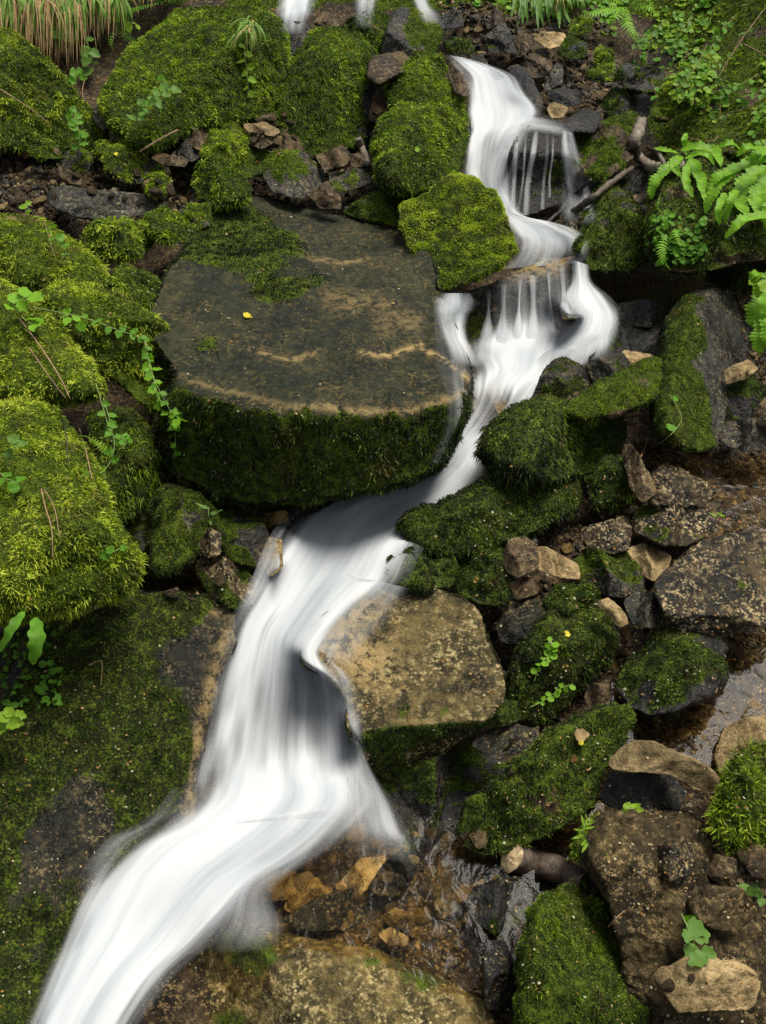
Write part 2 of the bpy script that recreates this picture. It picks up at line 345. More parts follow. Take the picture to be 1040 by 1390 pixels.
# ------------------------------------------------------------ rocks
def vein_and_rim_light(V, veins):  # strength of pale strokes: mineral veins and the slab's painted rim highlight
    out = np.zeros(len(V))
    if not veins: return out
    x, y, _ = project(V); j = 5 * fbm(V, 9, 2, 61)
    for pts, wd, st in veins:
        for k in range(len(pts) - 1):
            a, b = np.array(pts[k], float), np.array(pts[k + 1], float); e = b - a; t = np.clip(((x - a[0]) * e[0] + (y + j - a[1]) * e[1]) / (e @ e), 0, 1)
            d = np.hypot(x - a[0] - t * e[0], y + j - a[1] - t * e[1]); out = np.maximum(out, st * np.exp(-(d / wd) ** 2))
    return out
TIPO = []
def rocklike(name, label, pts, lift=0.0, tf=0.45, kind='grey', moss=0.0, style='green', size=0.012, dens=1.0, droop=0.35,
             planes=(), nf=4, box=0.72, lump=1.0, cat='rock', group=None, seed=None, center=None, rn=None, mup=0.35, mfn=None, res=3.2, back=0.6, kd=None, dark=0.0, veins=()):
    seed = seed if seed is not None else len(TIPO) * 7 + 3
    TIPO.append(name); rng = np.random.default_rng(seed)
    P = np.array(pts, float)
    x, y = P[:, 0], P[:, 1]; x2, y2 = np.roll(x, -1), np.roll(y, -1); cr = x * y2 - x2 * y; A = cr.sum() / 2
    c = np.array([((x + x2) * cr).sum(), ((y + y2) * cr).sum()]) / (6 * A) if center is None else np.array(center, float)
    R = math.sqrt(abs(A) / math.pi)
    res = min(res, max(1.5, R / 12)); ns = int(np.clip(2 * math.pi * R / res, 26, 420)); nr = int(np.clip(R / res, 8, 110)); nb = max(5, nr // 4)
    th = np.arange(ns) * 2 * math.pi / ns
    dx, dy = np.cos(th), np.sin(th); r = np.zeros(ns)
    for k in range(len(P)):
        a = P[k] - c; b = P[(k + 1) % len(P)] - c; e = b - a
        den = dx * e[1] - dy * e[0]; den = np.where(abs(den) < 1e-9, 1e-9, den)
        t = (a[0] * e[1] - a[1] * e[0]) / den; s = (a[0] * dy - a[1] * dx) / den
        ok = (t > 0) & (s >= -1e-6) & (s <= 1 + 1e-6); r = np.where(ok & (t > r), t, r)
    kw = max(1, ns // 60); ker = np.hanning(2 * kw + 3); ker /= ker.sum()
    r = np.convolve(np.concatenate([r[-kw * 4 - 4:], r, r[:kw * 4 + 4]]), ker, 'same')[kw * 4 + 4:-kw * 4 - 4]
    r = r * 1.015
    rf = 1 - (1 - np.linspace(0, 1, nr + 1)[1:]) ** 1.6; rb = 1 - (np.linspace(0, 1, nb + 1)[1:-1]) ** 1.6
    rho = np.concatenate([rf, rb]); g = np.clip(1 - rho ** (2 / box), 0, 1) ** (box / 2); g[nr:] *= -1
    PX = c[0] + np.outer(rho, r * dx); PY = c[1] + np.outer(rho, r * dy); G = np.repeat(g[:, None], ns, 1)
    PX = np.concatenate([[c[0]], PX.ravel(), [c[0]]]); PY = np.concatenate([[c[1]], PY.ravel(), [c[1]]]); G = np.concatenate([[1], G.ravel(), [-1]])
    q0 = pt(c[0], c[1], t_base(c[0], c[1], lift)); rnv = SN if rn is None else norm(np.array(rn, float))
    t0 = t_plane(PX, PY, q0, rnv); tc = float(t_plane(c[0], c[1], q0, rnv))
    size_m = 2 * R * tc / FPX; T = tf * size_m
    t = t0 - np.where(G > 0, G * T, G * T * back)
    # facets: random cuts plus the named ones
    pl = []
    if moss <= .5 and nf == 4: nf = 8 if lift > -0.05 else 3
    for k in range(nf):
        n_ = norm(np.array([rng.uniform(-1, 1), rng.uniform(-1.1, 0.1), rng.uniform(0.15, 1.1)]))
        if n_ @ ray(c[0], c[1]) > -0.25: n_ = norm(n_ - 0.6 * FWD)
        a_ = rng.uniform(0, 6.28); rr = rng.uniform(0.15, 0.6) * R
        qx, qy = c[0] + rr * math.cos(a_), c[1] + rr * math.sin(a_)
        pl.append((qx, qy, T * (rng.uniform(0.6, 0.95) if moss > .5 else rng.uniform(0.42, 0.9)), n_))
    prev = None; tk = (0.04 if box < .4 else 0.03 if moss > .5 or lump < .7 else 0.009) * size_m
    for (qx, qy, off, n_) in list(pl) + list(planes):
        n_ = norm(np.array(n_, float))
        if off == 'prev': q = pt(qx, qy, t_plane(qx, qy, *prev))
        else: q = pt(qx, qy, float(t_plane(qx, qy, q0, rnv)) - off)
        prev = (q, n_)
        tp = t_plane(PX, PY, q, n_); tp = np.minimum(tp, t0 + T)
        h = np.clip(0.5 + 0.5 * (tp - t) / tk, 0, 1); t = t * (1 - h) + tp * h + tk * h * (1 - h)   # smooth max
    V = pt(PX, PY, t)
    i0 = 1; rows = nr + nb - 1; idx = 1 + np.arange(rows * ns).reshape(rows, ns)
    nx = np.roll(idx, -1, 1)
    Q = np.stack([idx[:-1], nx[:-1], nx[1:], idx[1:]], -1).reshape(-1, 4)[:, ::-1]
    first = np.stack([np.zeros(ns, int), nx[0], idx[0], idx[0]], 1)[:, :3][:, ::-1]
    last = np.stack([np.full(ns, len(V) - 1), idx[-1], nx[-1]], 1)[:, ::-1]
    Nv = vnormals(V, [Q, first, last])
    if (Nv[0] @ FWD) > 0:
        Q = Q[:, ::-1]; first = first[:, ::-1]; last = last[:, ::-1]; Nv = -Nv
    s_ = size_m
    mlow = fbm(V, 2.2 / s_, 3, seed); mid = fbm(V, 7 / s_, 3, seed + 5); hi = fbm(V, 34, 3, seed + 9)
    ridge = (0.5 - np.abs(fbm(V, 4.5 / s_, 4, seed + 41)) * 2) * (1 - moss)
    crack = 1 - np.abs(fbm(V, 3.5 / s_, 3, seed + 21)) * 2; crack = np.clip(crack - 0.86, 0, 1) * 7
    mossy = moss
    disp = lump * (0.035 * s_ * mlow + 0.016 * s_ * mid + 0.006 * hi + 0.022 * s_ * ridge - 0.012 * s_ * np.clip(crack, 0, 1) * (1 - mossy))
    if moss > 0.5: disp = disp + 0.03 * (np.abs(fbm(V, 8, 2, seed + 3)) - .2) * min(1, s_ / .3) + 0.012 * fbm(V, 26, 2, seed + 4)
    V = V + Nv * disp[:, None]
    Nv = vnormals(V, [Q, first, last])
    up = Nv[:, 2]
    f = fbm(V, 3.2 / max(s_, 0.25), 3, seed + 31) * 1.5
    m = moss * 2.2 - 1.1 + f * (1 - abs(moss - 0.5)) + mup * (up - 0.35)
    if mfn is not None:
        ppx, ppy, _ = project(V); m = m + mfn(ppx, ppy)
    mask = smooth01(m, -0.25, 0.3) if moss > 0 else np.zeros(len(V))
    loc = V.mean(0)
    tris = np.concatenate([first, last])
    me = mesh_from(name, V - loc, [Q, tris], M[kind], {'moss': mask, 'vein': vein_and_rim_light(V, veins)})
    o = link(name, me, None, loc); tag(o, label, cat, group, kd)
    SOLIDS.append((V, Q, tris, label))
    if moss > 0: grow_moss('moss_cover', o, loc, V, Q, Nv, mask, style, size, dens, droop, dark=dark)
    return o
# ------------------------------------------------------------ the ground
def bump_px(px, py, cx, cy, rx, ry):
    return np.exp(-((px - cx) / rx) ** 2 - ((py - cy) / ry) ** 2)
GX = np.concatenate([np.linspace(-9, -2.3, 30)[:-1], np.linspace(-2.3, 2.3, 330), np.linspace(2.3, 9, 30)[1:]])
GV = np.concatenate([np.linspace(-6, -1.9, 24)[:-1], np.linspace(-1.9, 4.6, 460), np.linspace(4.6, 16, 40)[1:]])
gx, gv = np.meshgrid(GX, GV); B0 = gx.ravel()[:, None] * RIGHT + gv.ravel()[:, None] * SV
zz0 = (B0 - CAM) @ FWD
qx, qy, _ = project(np.where(zz0[:, None] > 0.5, B0, CAM + FWD * 0.5)); qx = np.where(zz0 > 0.5, qx, 0); qy = np.where(zz0 > 0.5, qy, 3000)
h = np.full(len(B0), -0.17)
for cx, cy, rx, ry, a in [(30, 250, 90, 60, .15), (150, 262, 110, 30, .10), (350, 180, 70, 30, .10), (260, 215, 60, 40, .07), (240, 335, 40, 25, .08),
                          (740, 80, 120, 60, .14), (640, 30, 90, 30, .12), (775, 300, 60, 30, .08), (450, 240, 80, 30, .05), (1010, 470, 40, 60, .12),
                          (950, 680, 120, 70, .125), (980, 1000, 110, 60, .115), (930, 1150, 120, 90, .10), (980, 1270, 110, 90, .12), (640, 1210, 120, 90, .04), (500, 1230, 120, 60, .02),
                          (240, 795, 60, 25, .10), (210, 1180, 60, 60, .13), (120, 1320, 70, 80, .16), (330, 1110, 70, 50, .08), (440, 735, 70, 45, .12), (550, 668, 60, 40, .13), (640, 590, 40, 50, .08), (560, 640, 50, 30, .06), (930, 380, 60, 20, .04), (360, 850, 60, 60, .06), (800, 770, 120, 60, .05), (860, 400, 70, 25, .05), (300, 690, 40, 20, .06), (850, 900, 30, 50, .05)]:
    h = h + a * bump_px(qx, qy, cx, cy, rx, ry)
far = smooth01(gv.ravel(), 3.0, 5.0)
h = h + 0.75 * smooth01(qx, 800, 1120) * smooth01(-qy, -330, 60) * (zz0 > 0.5)              # earth bank rising on the right
h = h + 0.35 * smooth01(-qx, -330, 120) * smooth01(-qy, -130, 60) * (zz0 > 0.5)              # grassy bank on the left
h = h + 0.30 * smooth01(np.abs(gx.ravel()), 2.0, 6.0) * 4 + 0.5 * far
h = h + 0.035 * fbm(B0, 3, 3, 5) + 0.012 * fbm(B0, 16, 3, 6) + 0.004 * fbm(B0, 60, 2, 8)
GVt = B0 + h[:, None] * SN
nx_, nv_ = len(GX), len(GV); gi = np.arange(nx_ * nv_).reshape(nv_, nx_)
GF = np.stack([gi[:-1, :-1], gi[:-1, 1:], gi[1:, 1:], gi[1:, :-1]], -1).reshape(-1, 4)
GN = vnormals(GVt, GF)
tpx, tpy, tz = project(np.where(zz0[:, None] > 0.5, GVt, CAM + FWD * .5))
gm = np.clip(0.75 * smooth01(tpx, 850, 930) * smooth01(-tpy, -360, -250) + 0.8 * smooth01(-tpy, -45, 10), 0, 1) * (zz0 > .5)
gm = smooth01(gm * 1.5 - 0.75 + 0.8 * fbm(B0, 4, 3, 12), -0.1, 0.3)
M['ground'] = rock_mat('wet_stream_bed_soil', [(0.003, 0.0025, 0.0015), (0.014, 0.0095, 0.005), (0.055, 0.036, 0.017)], (0.4, 0.28, 0.12), 0.4, (0.3, 0.75), scale=1.3)
ground = link('ground', mesh_from('ground', GVt, GF, M['ground'], {'moss': gm})); tag(ground, 'dark wet soil and gravel of the stream gully with earth banks', None, None, 'structure')
SOLIDS.append((GVt, GF, np.zeros((0, 3), int), 'ground'))
gmo = grow_moss('moss', None, np.zeros(3), GVt, GF, GN, gm, 'green', 0.018, 0.55)
if gmo: tag(gmo, 'low green moss creeping over the shaded earth banks', None, None, 'stuff')

R = rocklike
big = dict(style='green', size=0.015, dens=1.0)
# --- large slab and main boulders
R('flat_stone', 'huge flat-topped grey slab with pale veins and dark mossy front edge, centre left', [(200,440),(213,400),(235,370),(270,320),(300,283),(345,270),(400,280),(440,290),(500,298),(560,318),(592,360),(602,400),(612,450),(632,500),(636,530),(624,570),(600,620),(560,645),(480,660),(400,675),(340,680),(290,668),(240,640),(208,600),(225,550),(236,500),(212,470)],
  lift=0.0, tf=0.62, kind='slab', moss=0.42, style='dark', size=0.016, box=0.35, nf=0, lump=0.9, center=(420, 470), cat='boulder', mup=-1.0, dark=0.08, res=2.8,
  planes=[(350, 285, 0.03, (0.02, -0.13, 1)), (240, 522, 'prev', (-0.45, -1, 0.12)), (350, 285, 0.03, (0.02, -0.13, 1)), (430, 556, 'prev', (-0.02, -1, 0.1)), (350, 285, 0.03, (0.02, -0.13, 1)), (632, 535, 'prev', (0.5, -1, 0.12))],
  veins=[([(340, 475), (374, 483), (404, 486), (424, 478), (431, 471)], 3, .6), ([(491, 478), (528, 481), (555, 475), (567, 466), (580, 477), (602, 488), (626, 505), (636, 518)], 4, 1.1), ([(390, 337), (427, 350), (464, 357), (500, 350)], 3, .5),
         ([(451, 407), (501, 411), (535, 421), (560, 445)], 14, .35), ([(400, 552), (500, 560), (560, 558), (592, 545), (628, 533)], 6, .6), ([(245, 512), (300, 530), (400, 552)], 5, .35), ([(520, 440), (560, 430)], 16, .3)],  # the two strokes following the front crease paint an edge highlight in vein colour
  mfn=lambda x, y: 1.7 * bump_px(x, y, 320, 320, 95, 62) + 0.9 * bump_px(x, y, 440, 510, 60, 20) + 0.8 * bump_px(x, y, 290, 470, 60, 60) + 0.8 * bump_px(x, y, 380, 390, 80, 30) + .7 * bump_px(x, y, 500, 340, 60, 25) - 0.35 * (y < 545) + 1.3 * smooth01(y + 7 * np.sin(x * .11) + 5 * np.sin(x * .27 + 2) - np.interp(x, [210, 240, 330, 430, 560, 640], [500, 522, 545, 556, 556, 532]), -6, 16))
R('mossy_boulder', 'bright green moss-covered angular boulder overhanging the right corner of the big slab', [(543,280),(580,262),(614,237),(640,245),(672,260),(680,282),(694,312),(700,345),(662,370),(612,390),(585,386),(562,345),(545,308)],
  lift=0.16, tf=0.5, kind='speck', moss=0.93, style='green', size=0.009, dens=1.6, nf=0, box=0.4, lump=.45, cat='boulder', dark=-0.15, planes=[(560, 285, 0.02, (-0.12, -0.62, 0.8)), (680, 335, 0.10, (0.5, -0.9, -0.2)), (620, 385, 0.04, (-0.1, -0.9, -0.3))])
R('mossy_boulder', 'wide domed moss boulder in the top left with herbs growing on it', [(140,140),(160,90),(198,45),(240,20),(290,12),(345,15),(375,25),(388,60),(386,110),(370,152),(330,162),(280,165),(215,200),(180,195),(155,170)],
  lift=0.12, tf=0.5, kind='dark', moss=0.95, style='green', size=0.016, dens=1.1, nf=2, cat='boulder', dark=0.02)
R('mossy_boulder', 'yellow-green moss boulder at the far left edge below the hanging grass', [(-90,60),(-20,30),(22,45),(60,85),(95,120),(118,148),(142,165),(150,190),(120,205),(60,198),(20,198),(-40,205),(-90,190)],
  lift=0.14, tf=0.55, kind='dark', moss=0.95, style='bright', size=0.017, dens=1.1, nf=2, cat='boulder', dark=0.12)
R('mossy_boulder', 'tall cone-shaped mossy boulder top centre with dark bare right flank', [(370,165),(385,105),(415,50),(445,36),(482,42),(512,70),(514,100),(502,140),(495,190),(465,205),(430,212),(395,205)],
  lift=0.05, tf=0.55, kind='dark', moss=0.72, style='green', size=0.015, nf=3, cat='boulder', dark=0.12, mfn=lambda x, y: -1.2 * smooth01(x, 475, 510) * smooth01(y, 90, 130))
R('mossy_boulder', 'upper mossy boulder stacked above another left of the top waterfall', [(525,108),(550,85),(570,70),(595,78),(615,105),(632,130),(625,155),(590,160),(545,158),(528,135)],
  lift=0.12, tf=0.55, kind='brown', moss=0.72, style='green', size=0.015, cat='boulder', dark=0.08)
R('mossy_boulder', 'round dark mossy boulder directly left of the top waterfall', [(522,160),(545,143),(600,143),(632,150),(634,190),(624,232),(602,252),(562,264),(530,252),(508,228),(508,192)],
  lift=0.13, tf=0.55, kind='dark', moss=0.95, style='green', size=0.016, nf=2, cat='boulder', dark=0.05)
R('boulder', 'huge dark moss-speckled boulder filling the lower left beside the lowest fall', [(-60,1010),(0,965),(30,928),(100,858),(170,813),(232,806),(300,818),(330,838),(318,870),(290,930),(272,1000),(262,1060),(262,1130),(200,1200),(140,1260),(110,1330),(90,1430),(-90,1470),(-140,1200)],
  lift=0.10, tf=0.42, kind='speck', moss=0.54, style='dark', size=0.013, dens=0.65, nf=0, box=0.5, lump=0.8, cat='boulder', res=3.2, mup=0.1, center=(100, 1120), dark=0.02,
  planes=[(150, 850, 0.10, (0.22, -0.5, 0.83)), (270, 900, 0.14, (0.95, -0.45, 0.45))], veins=[([(322, 840), (296, 890), (268, 1000), (256, 1120)], 9, .6), ([(230, 822), (300, 830)], 8, .5)], mfn=lambda x, y: -1.2 * smooth01(x + (y - 900) * .25, 240, 310) + 0.4 * smooth01(-x, -120, 0))
R('boulder', 'large gold-brown algae-stained boulder right of the lowest fall', [(405,905),(415,865),(445,830),(500,808),(560,798),(622,806),(648,830),(662,870),(682,910),(682,950),(655,982),(612,1012),(580,1042),(540,1062),(510,1048),(488,1022),(474,990),(468,945),(440,915)],
  lift=0.10, tf=0.5, kind='gold', moss=0.3, style='dark', size=0.009, nf=0, dens=.7, veins=[([(430, 850), (470, 880), (510, 905)], 34, 1.1), ([(490, 820), (440, 860)], 26, 1.0), ([(560, 985), (610, 975)], 8, .6)], box=0.42, lump=0.8, cat='boulder', mup=-0.6, planes=[(540, 810, 0.04, (-0.08, -0.42, 0.9)), (570, 985, 'prev', (0.05, -1, -0.1))],
  mfn=lambda x, y: 0.1 * smooth01(y, 960, 1010) + 0.8 * smooth01(x, 630, 680))
R('boulder', 'black rounded boulder tucked beneath the gold-brown boulder', [(500,1090),(508,1060),(560,1045),(620,1015),(672,1005),(690,1040),(655,1085),(625,1112),(560,1158),(532,1135),(510,1115)],
  lift=-0.02, tf=0.4, kind='dark', moss=0.5, style='dark', size=0.008, dens=0.7, nf=2, cat='boulder')
R('mossy_boulder', 'long log-shaped mossy boulder sloping down to the pool in the lower right', [(625,1130),(634,1090),(680,1050),(740,1000),(790,968),(832,958),(862,966),(852,1000),(822,1050),(810,1092),(760,1122),(702,1152),(662,1162),(636,1152)],
  lift=0.04, tf=0.45, kind='earth', moss=0.66, style='dark', size=0.014, nf=3, cat='boulder', dark=-0.05)
R('mossy_boulder', 'mossy boulder with tiny round leaves beside the gold-brown boulder', [(690,912),(705,875),(750,828),(790,813),(826,828),(836,850),(832,895),(802,920),(762,962),(730,987),(700,972),(692,942)],
  lift=0.03, tf=0.48, kind='speck', moss=0.8, style='dark', size=0.015, nf=3, cat='boulder', dark=-0.1)
R('boulder', 'big dark tan-patched angular boulder at the right edge above the side trickle', [(888,792),(910,765),(950,735),(1000,724),(1055,728),(1080,800),(1060,845),(1012,852),(970,872),(930,858),(900,828)],
  lift=0.12, tf=0.5, kind='patch', moss=0.2, style='dark', size=0.008, nf=2, box=0.5, cat='boulder', planes=[(930, 760, 0.04, (-0.05, -0.4, 0.9)), (960, 835, 'prev', (-0.1, -1, 0.0))])
R('mossy_boulder', 'dark mossy boulder standing in the side pool below the tan-patched boulder', [(836,932),(858,888),(900,848),(950,843),(982,870),(987,922),(970,952),(922,966),(880,972),(850,957)],
  lift=0.03, tf=0.48, kind='dark', moss=0.68, style='dark', size=0.014, nf=2, cat='boulder', mfn=lambda x, y: -0.9 * smooth01(y, 915, 950) - 0.6 * smooth01(x, 940, 980))
R('boulder', 'tall smooth boulder with green left flank and bare brown face, right of the middle falls', [(885,560),(886,520),(893,480),(905,438),(930,400),(965,386),(1000,400),(1018,440),(1014,482),(1000,512),(985,560),(970,606),(930,610),(890,592)],
  lift=0.10, tf=0.5, kind='grey', moss=0.42, style='dark', size=0.007, dens=0.9, nf=2, lump=0.6, cat='boulder', mup=0, mfn=lambda x, y: 1.3 * smooth01(-x, -950, -920) - 1.2 * smooth01(x, 950, 975) + 0.9 * smooth01(y, 515, 545))
R('mossy_boulder', 'shaggy dark moss mound jutting into the middle of the stream from the right', [(655,612),(665,580),(700,553),(760,543),(812,543),(842,555),(850,590),(837,622),(802,642),(742,652),(700,652),(666,637)],
  lift=0.12, tf=0.5, kind='dark', moss=0.95, style='dark', size=0.022, dens=1.0, droop=0.7, nf=2, cat='boulder', dark=-0.12)
R('mossy_boulder', 'low dark mossy ledge beneath the shaggy mound, dipping into white water', [(540,712),(560,695),(620,672),(662,652),(722,640),(782,645),(792,680),(762,702),(702,732),(642,747),(602,754),(560,742)],
  lift=0.04, tf=0.45, kind='dark', moss=0.92, style='dark', size=0.016, dens=1.0, nf=2, cat='boulder', dark=0.0)
R('mossy_boulder', 'square mossy boulder right of the second cascade with bare pointed top', [(783,338),(798,285),(820,244),(850,260),(872,290),(882,320),(882,350),(852,368),(800,367)],
  lift=0.08, tf=0.5, kind='grey', moss=0.6, style='dark', size=0.014, nf=3, cat='boulder', mfn=lambda x, y: 0.8 * smooth01(y, 290, 320), dark=0.0)
R('mossy_boulder', 'broad mossy boulder beside the root, right of the top fall', [(770,188),(800,173),(830,157),(866,153),(874,175),(857,215),(826,242),(795,237),(778,215)],
  lift=0.08, tf=0.45, kind='brown', moss=0.55, style='green', size=0.008, nf=3, cat='boulder', dark=0.15)
R('mossy_boulder', 'dark wet boulder with thin water threads falling over its front', [(690,215),(698,192),(715,172),(745,161),(770,168),(775,190),(774,235),(765,275),(722,290),(695,285)],
  lift=0.04, tf=0.5, kind='dark', moss=0.25, style='dark', size=0.009, nf=1, box=0.45, cat='boulder', planes=[(735, 170, 0.05, (0, -0.3, 1)), (735, 205, 'prev', (0, -1, 0.0))])
R('mossy_boulder', 'steep moss bank block at the right edge where the strap ferns grow', [(880,335),(885,250),(905,215),(950,200),(1000,195),(1040,198),(1100,250),(1100,350),(990,362),(940,372),(900,368)],
  lift=0.22, tf=0.5, kind='earth', moss=0.75, style='dark', size=0.018, droop=0.8, nf=2, cat='boulder', dark=0.05)
R('mossy_boulder', 'mossy boulder on the right edge above the strap ferns', [(950,190),(990,160),(1030,138),(1100,120),(1120,200),(1040,215),(980,207)],
  lift=0.42, tf=0.5, kind='earth', moss=0.82, style='green', size=0.016, cat='boulder', dark=0.05)
R('mossy_boulder', 'dark mossy block below the strap ferns at the right edge', [(955,380),(972,340),(1000,318),(1060,315),(1080,375),(1000,395)],
  lift=0.12, tf=0.5, kind='dark', moss=0.8, style='dark', size=0.014, cat='boulder')
R('mossy_boulder', 'slanting mossy trunk-like boulder on the right bank', [(880,145),(900,115),(930,92),(962,73),(987,80),(965,110),(937,147),(905,165),(885,160)],
  lift=0.22, tf=0.4, kind='earth', moss=0.6, style='green', size=0.010, nf=2, cat='boulder', dark=0.1)
# --- left moss bank
R('mossy_boulder', 'flat moss hummock at the left edge below the rubble', [(-60,310),(0,293),(50,298),(100,328),(137,365),(142,398),(80,405),(30,390),(-60,405)],
  lift=0.16, tf=0.4, kind='earth', moss=0.95, style='bright', size=0.020, droop=0.45, cat='boulder', dark=0.02, nf=1)
R('mossy_boulder', 'shaggy bright moss hummock overhanging the dark gap left of the big slab', [(55,400),(90,383),(140,392),(182,418),(222,440),(243,480),(238,520),(216,560),(190,545),(160,520),(120,492),(80,455)],
  lift=0.32, tf=0.42, kind='earth', moss=0.97, style='bright', size=0.020, droop=0.4, cat='boulder', dark=-0.02, nf=1)
R('mossy_boulder', 'sunlit moss hummock at the left edge crossed by dry stems', [(-80,390),(0,382),(40,408),(80,450),(122,500),(142,532),(100,545),(50,548),(-80,545)],
  lift=0.42, tf=0.4, kind='earth', moss=0.97, style='bright', size=0.020, droop=0.4, cat='boulder', dark=-0.06, nf=1)
R('mossy_boulder', 'great cushion of feathery bright moss bulging from the left edge', [(-80,548),(20,538),(72,558),(112,600),(137,650),(146,700),(182,758),(165,800),(110,825),(60,835),(-80,850)],
  lift=0.42, tf=0.5, kind='earth', moss=0.97, style='bright', size=0.020, droop=0.4, cat='boulder', dark=0.0, nf=1, dens=1.1)
R('mossy_boulder', 'shaded moss column in the dark gap between moss cushions and big slab', [(120,560),(182,555),(212,620),(212,660),(180,700),(150,705),(130,640)],
  lift=0.14, tf=0.5, kind='dark', moss=0.9, style='green', size=0.024, droop=0.8, cat='boulder', dark=0.12)
R('mossy_boulder', 'small shaggy moss clump against the left tip of the big slab', [(140,388),(165,363),(205,373),(217,400),(204,422),(175,424),(150,408)],
  lift=0.16, tf=0.5, kind='dark', moss=0.93, style='green', size=0.022, droop=0.6, cat='rock', dark=0.0)
R('mossy_stone', 'rounded moss mound beside the long flat grey slab', [(105,322),(130,300),(170,298),(206,302),(213,325),(192,346),(150,352),(118,347)], lift=0.12, tf=0.5, kind='dark', moss=0.93, style='green', size=0.022, droop=0.5, dark=-0.02)
R('mossy_stone', 'moss-topped stone between the rubble and the big slab tip', [(198,292),(225,280),(250,293),(267,313),(270,332),(232,330),(208,318)], lift=0.12, tf=0.5, kind='dark', moss=0.85, style='green', size=0.018, dark=0.02)
R('mossy_boulder', 'dark mossy wall under the great moss cushion', [(-80,840),(40,815),(120,815),(190,780),(200,800),(160,830),(100,870),(50,930),(-80,980)],
  lift=-0.05, tf=0.3, kind='dark', moss=0.6, style='dark', size=0.018, droop=0.8, cat='boulder', center=(40, 870))
# --- left small stones with moss
R('mossy_boulder', 'bright wedge of moss on a pointed boulder beside the left rubble', [(278,168),(300,158),(330,175),(360,205),(357,237),(335,242),(300,230),(280,215),(275,190)], lift=0.12, tf=0.5, kind='dark', moss=0.85, style='green', size=0.012, dens=1.3, cat='boulder', dark=-0.08)
R('mossy_stone', 'lumpy moss mound under the pointed moss wedge', [(262,252),(268,225),(285,216),(302,225),(327,235),(340,252),(332,270),(300,280),(275,272)], lift=0.10, tf=0.5, kind='dark', moss=0.92, style='green', size=0.018, dark=0.0)
R('mossy_stone', 'slanting stone with sunlit moss top and black front near the left rubble', [(127,196),(140,189),(175,198),(197,214),(230,225),(232,236),(202,252),(165,247),(145,234),(134,212)], lift=0.10, tf=0.5, kind='dark', moss=0.55, style='bright', size=0.012, mup=1.3, dark=0.05)
R('mossy_stone', 'fist-sized moss lump below the slanting stone', [(197,240),(215,234),(232,240),(232,262),(208,266),(196,256)], lift=0.12, tf=0.5, kind='dark', moss=0.93, style='green', size=0.015)
R('mossy_stone', 'small mossy cap at the foot of the yellow-green boulder', [(38,197),(58,186),(78,198),(87,217),(45,213)], lift=0.12, tf=0.5, kind='dark', moss=0.8, style='green', size=0.012)
R('stone', 'dull grey stone with thin moss top beside the small mossy cap', [(83,212),(100,199),(127,210),(122,232),(95,240),(80,227)], lift=0.10, tf=0.5, kind='grey', moss=0.35, style='green', size=0.010, mup=1)
R('flat_stone', 'long low grey-green slab lying across the left rubble', [(62,262),(80,250),(150,260),(210,268),(216,286),(150,300),(100,294),(66,280)], lift=0.10, tf=0.3, kind='grey', moss=0.1, nf=1, box=0.5, cat='flat stone')
R('mossy_stone', 'small moss-capped stone at the upper edge of the big slab', [(243,292),(260,279),(287,276),(288,306),(262,314),(247,306)], lift=0.10, tf=0.5, kind='dark', moss=0.7, style='green', size=0.014)
R('stone', 'mossy-topped blue-grey stone right of the pointed moss wedge', [(356,216),(380,202),(412,205),(442,235),(437,262),(405,270),(370,260),(358,240)], lift=0.08, tf=0.5, kind='grey', moss=0.42, style='green', size=0.009, mup=1.4, mfn=lambda x, y: -1.0 * smooth01(y, 228, 250))
R('stone', 'brown angular stone at the top edge of the big slab', [(418,264),(444,246),(463,268),(464,284),(435,284)], lift=0.12, tf=0.5, kind='brown', nf=4)
R('stone', 'tan brick-shaped stone below the cone-shaped boulder', [(428,212),(465,197),(478,210),(471,224),(440,232)], lift=0.10, tf=0.5, kind='brown', nf=4)
R('stone', 'small brown stone beside the tan brick-shaped stone', [(473,210),(495,208),(496,226),(478,228)], lift=0.08, tf=0.5, kind='brown')
R('flat_stone', 'sloping grey slab with mossy end above the big slab', [(446,240),(480,228),(505,224),(508,248),(470,260),(450,254)], lift=0.08, tf=0.35, kind='grey', moss=0.35, style='green', size=0.009, cat='flat stone')
R('mossy_boulder', 'low dull-green mossy ledge behind the big slab', [(460,290),(488,270),(520,256),(562,262),(574,272),(555,292),(540,305),(500,298)], lift=0.05, tf=0.4, kind='grey', moss=0.7, style='green', size=0.008, cat='boulder', dark=0.15)
R('stone', 'curved red-brown stone on the rubble under the domed boulder', [(343,160),(372,152),(392,172),(388,184),(362,176)], lift=0.12, tf=0.4, kind='brown')
R('stone', 'pale flat stone on the rubble under the domed boulder', [(328,168),(360,166),(383,178),(373,186),(335,178)], lift=0.16, tf=0.35, kind='tan')
R('stone', 'dark brown flat stone below the pale flat stone', [(338,182),(368,176),(379,190),(355,203),(340,197)], lift=0.14, tf=0.4, kind='brown')
R('stone', 'rounded brown stone above the blue-grey stone', [(362,202),(384,180),(406,190),(415,209),(385,206)], lift=0.12, tf=0.5, kind='brown')
R('stone', 'grey-brown upright angular stone touching the pointed moss wedge', [(245,160),(265,146),(284,160),(281,190),(270,206),(249,190)], lift=0.14, tf=0.5, kind='brown')
R('stone', 'black wet stone below the upright angular stone', [(223,190),(240,182),(260,190),(274,212),(262,220),(235,212)], lift=0.10, tf=0.5, kind='dark')
R('flat_stone', 'blue-black slab in shade under the domed boulder', [(198,186),(205,174),(242,166),(248,181),(220,192)], lift=0.08, tf=0.35, kind='dark', cat='flat stone')
R('stone', 'thin flat wet stone in the rubble left of the pointed moss wedge', [(203,214),(215,207),(257,215),(252,227),(222,224)], lift=0.14, tf=0.35, kind='brown')
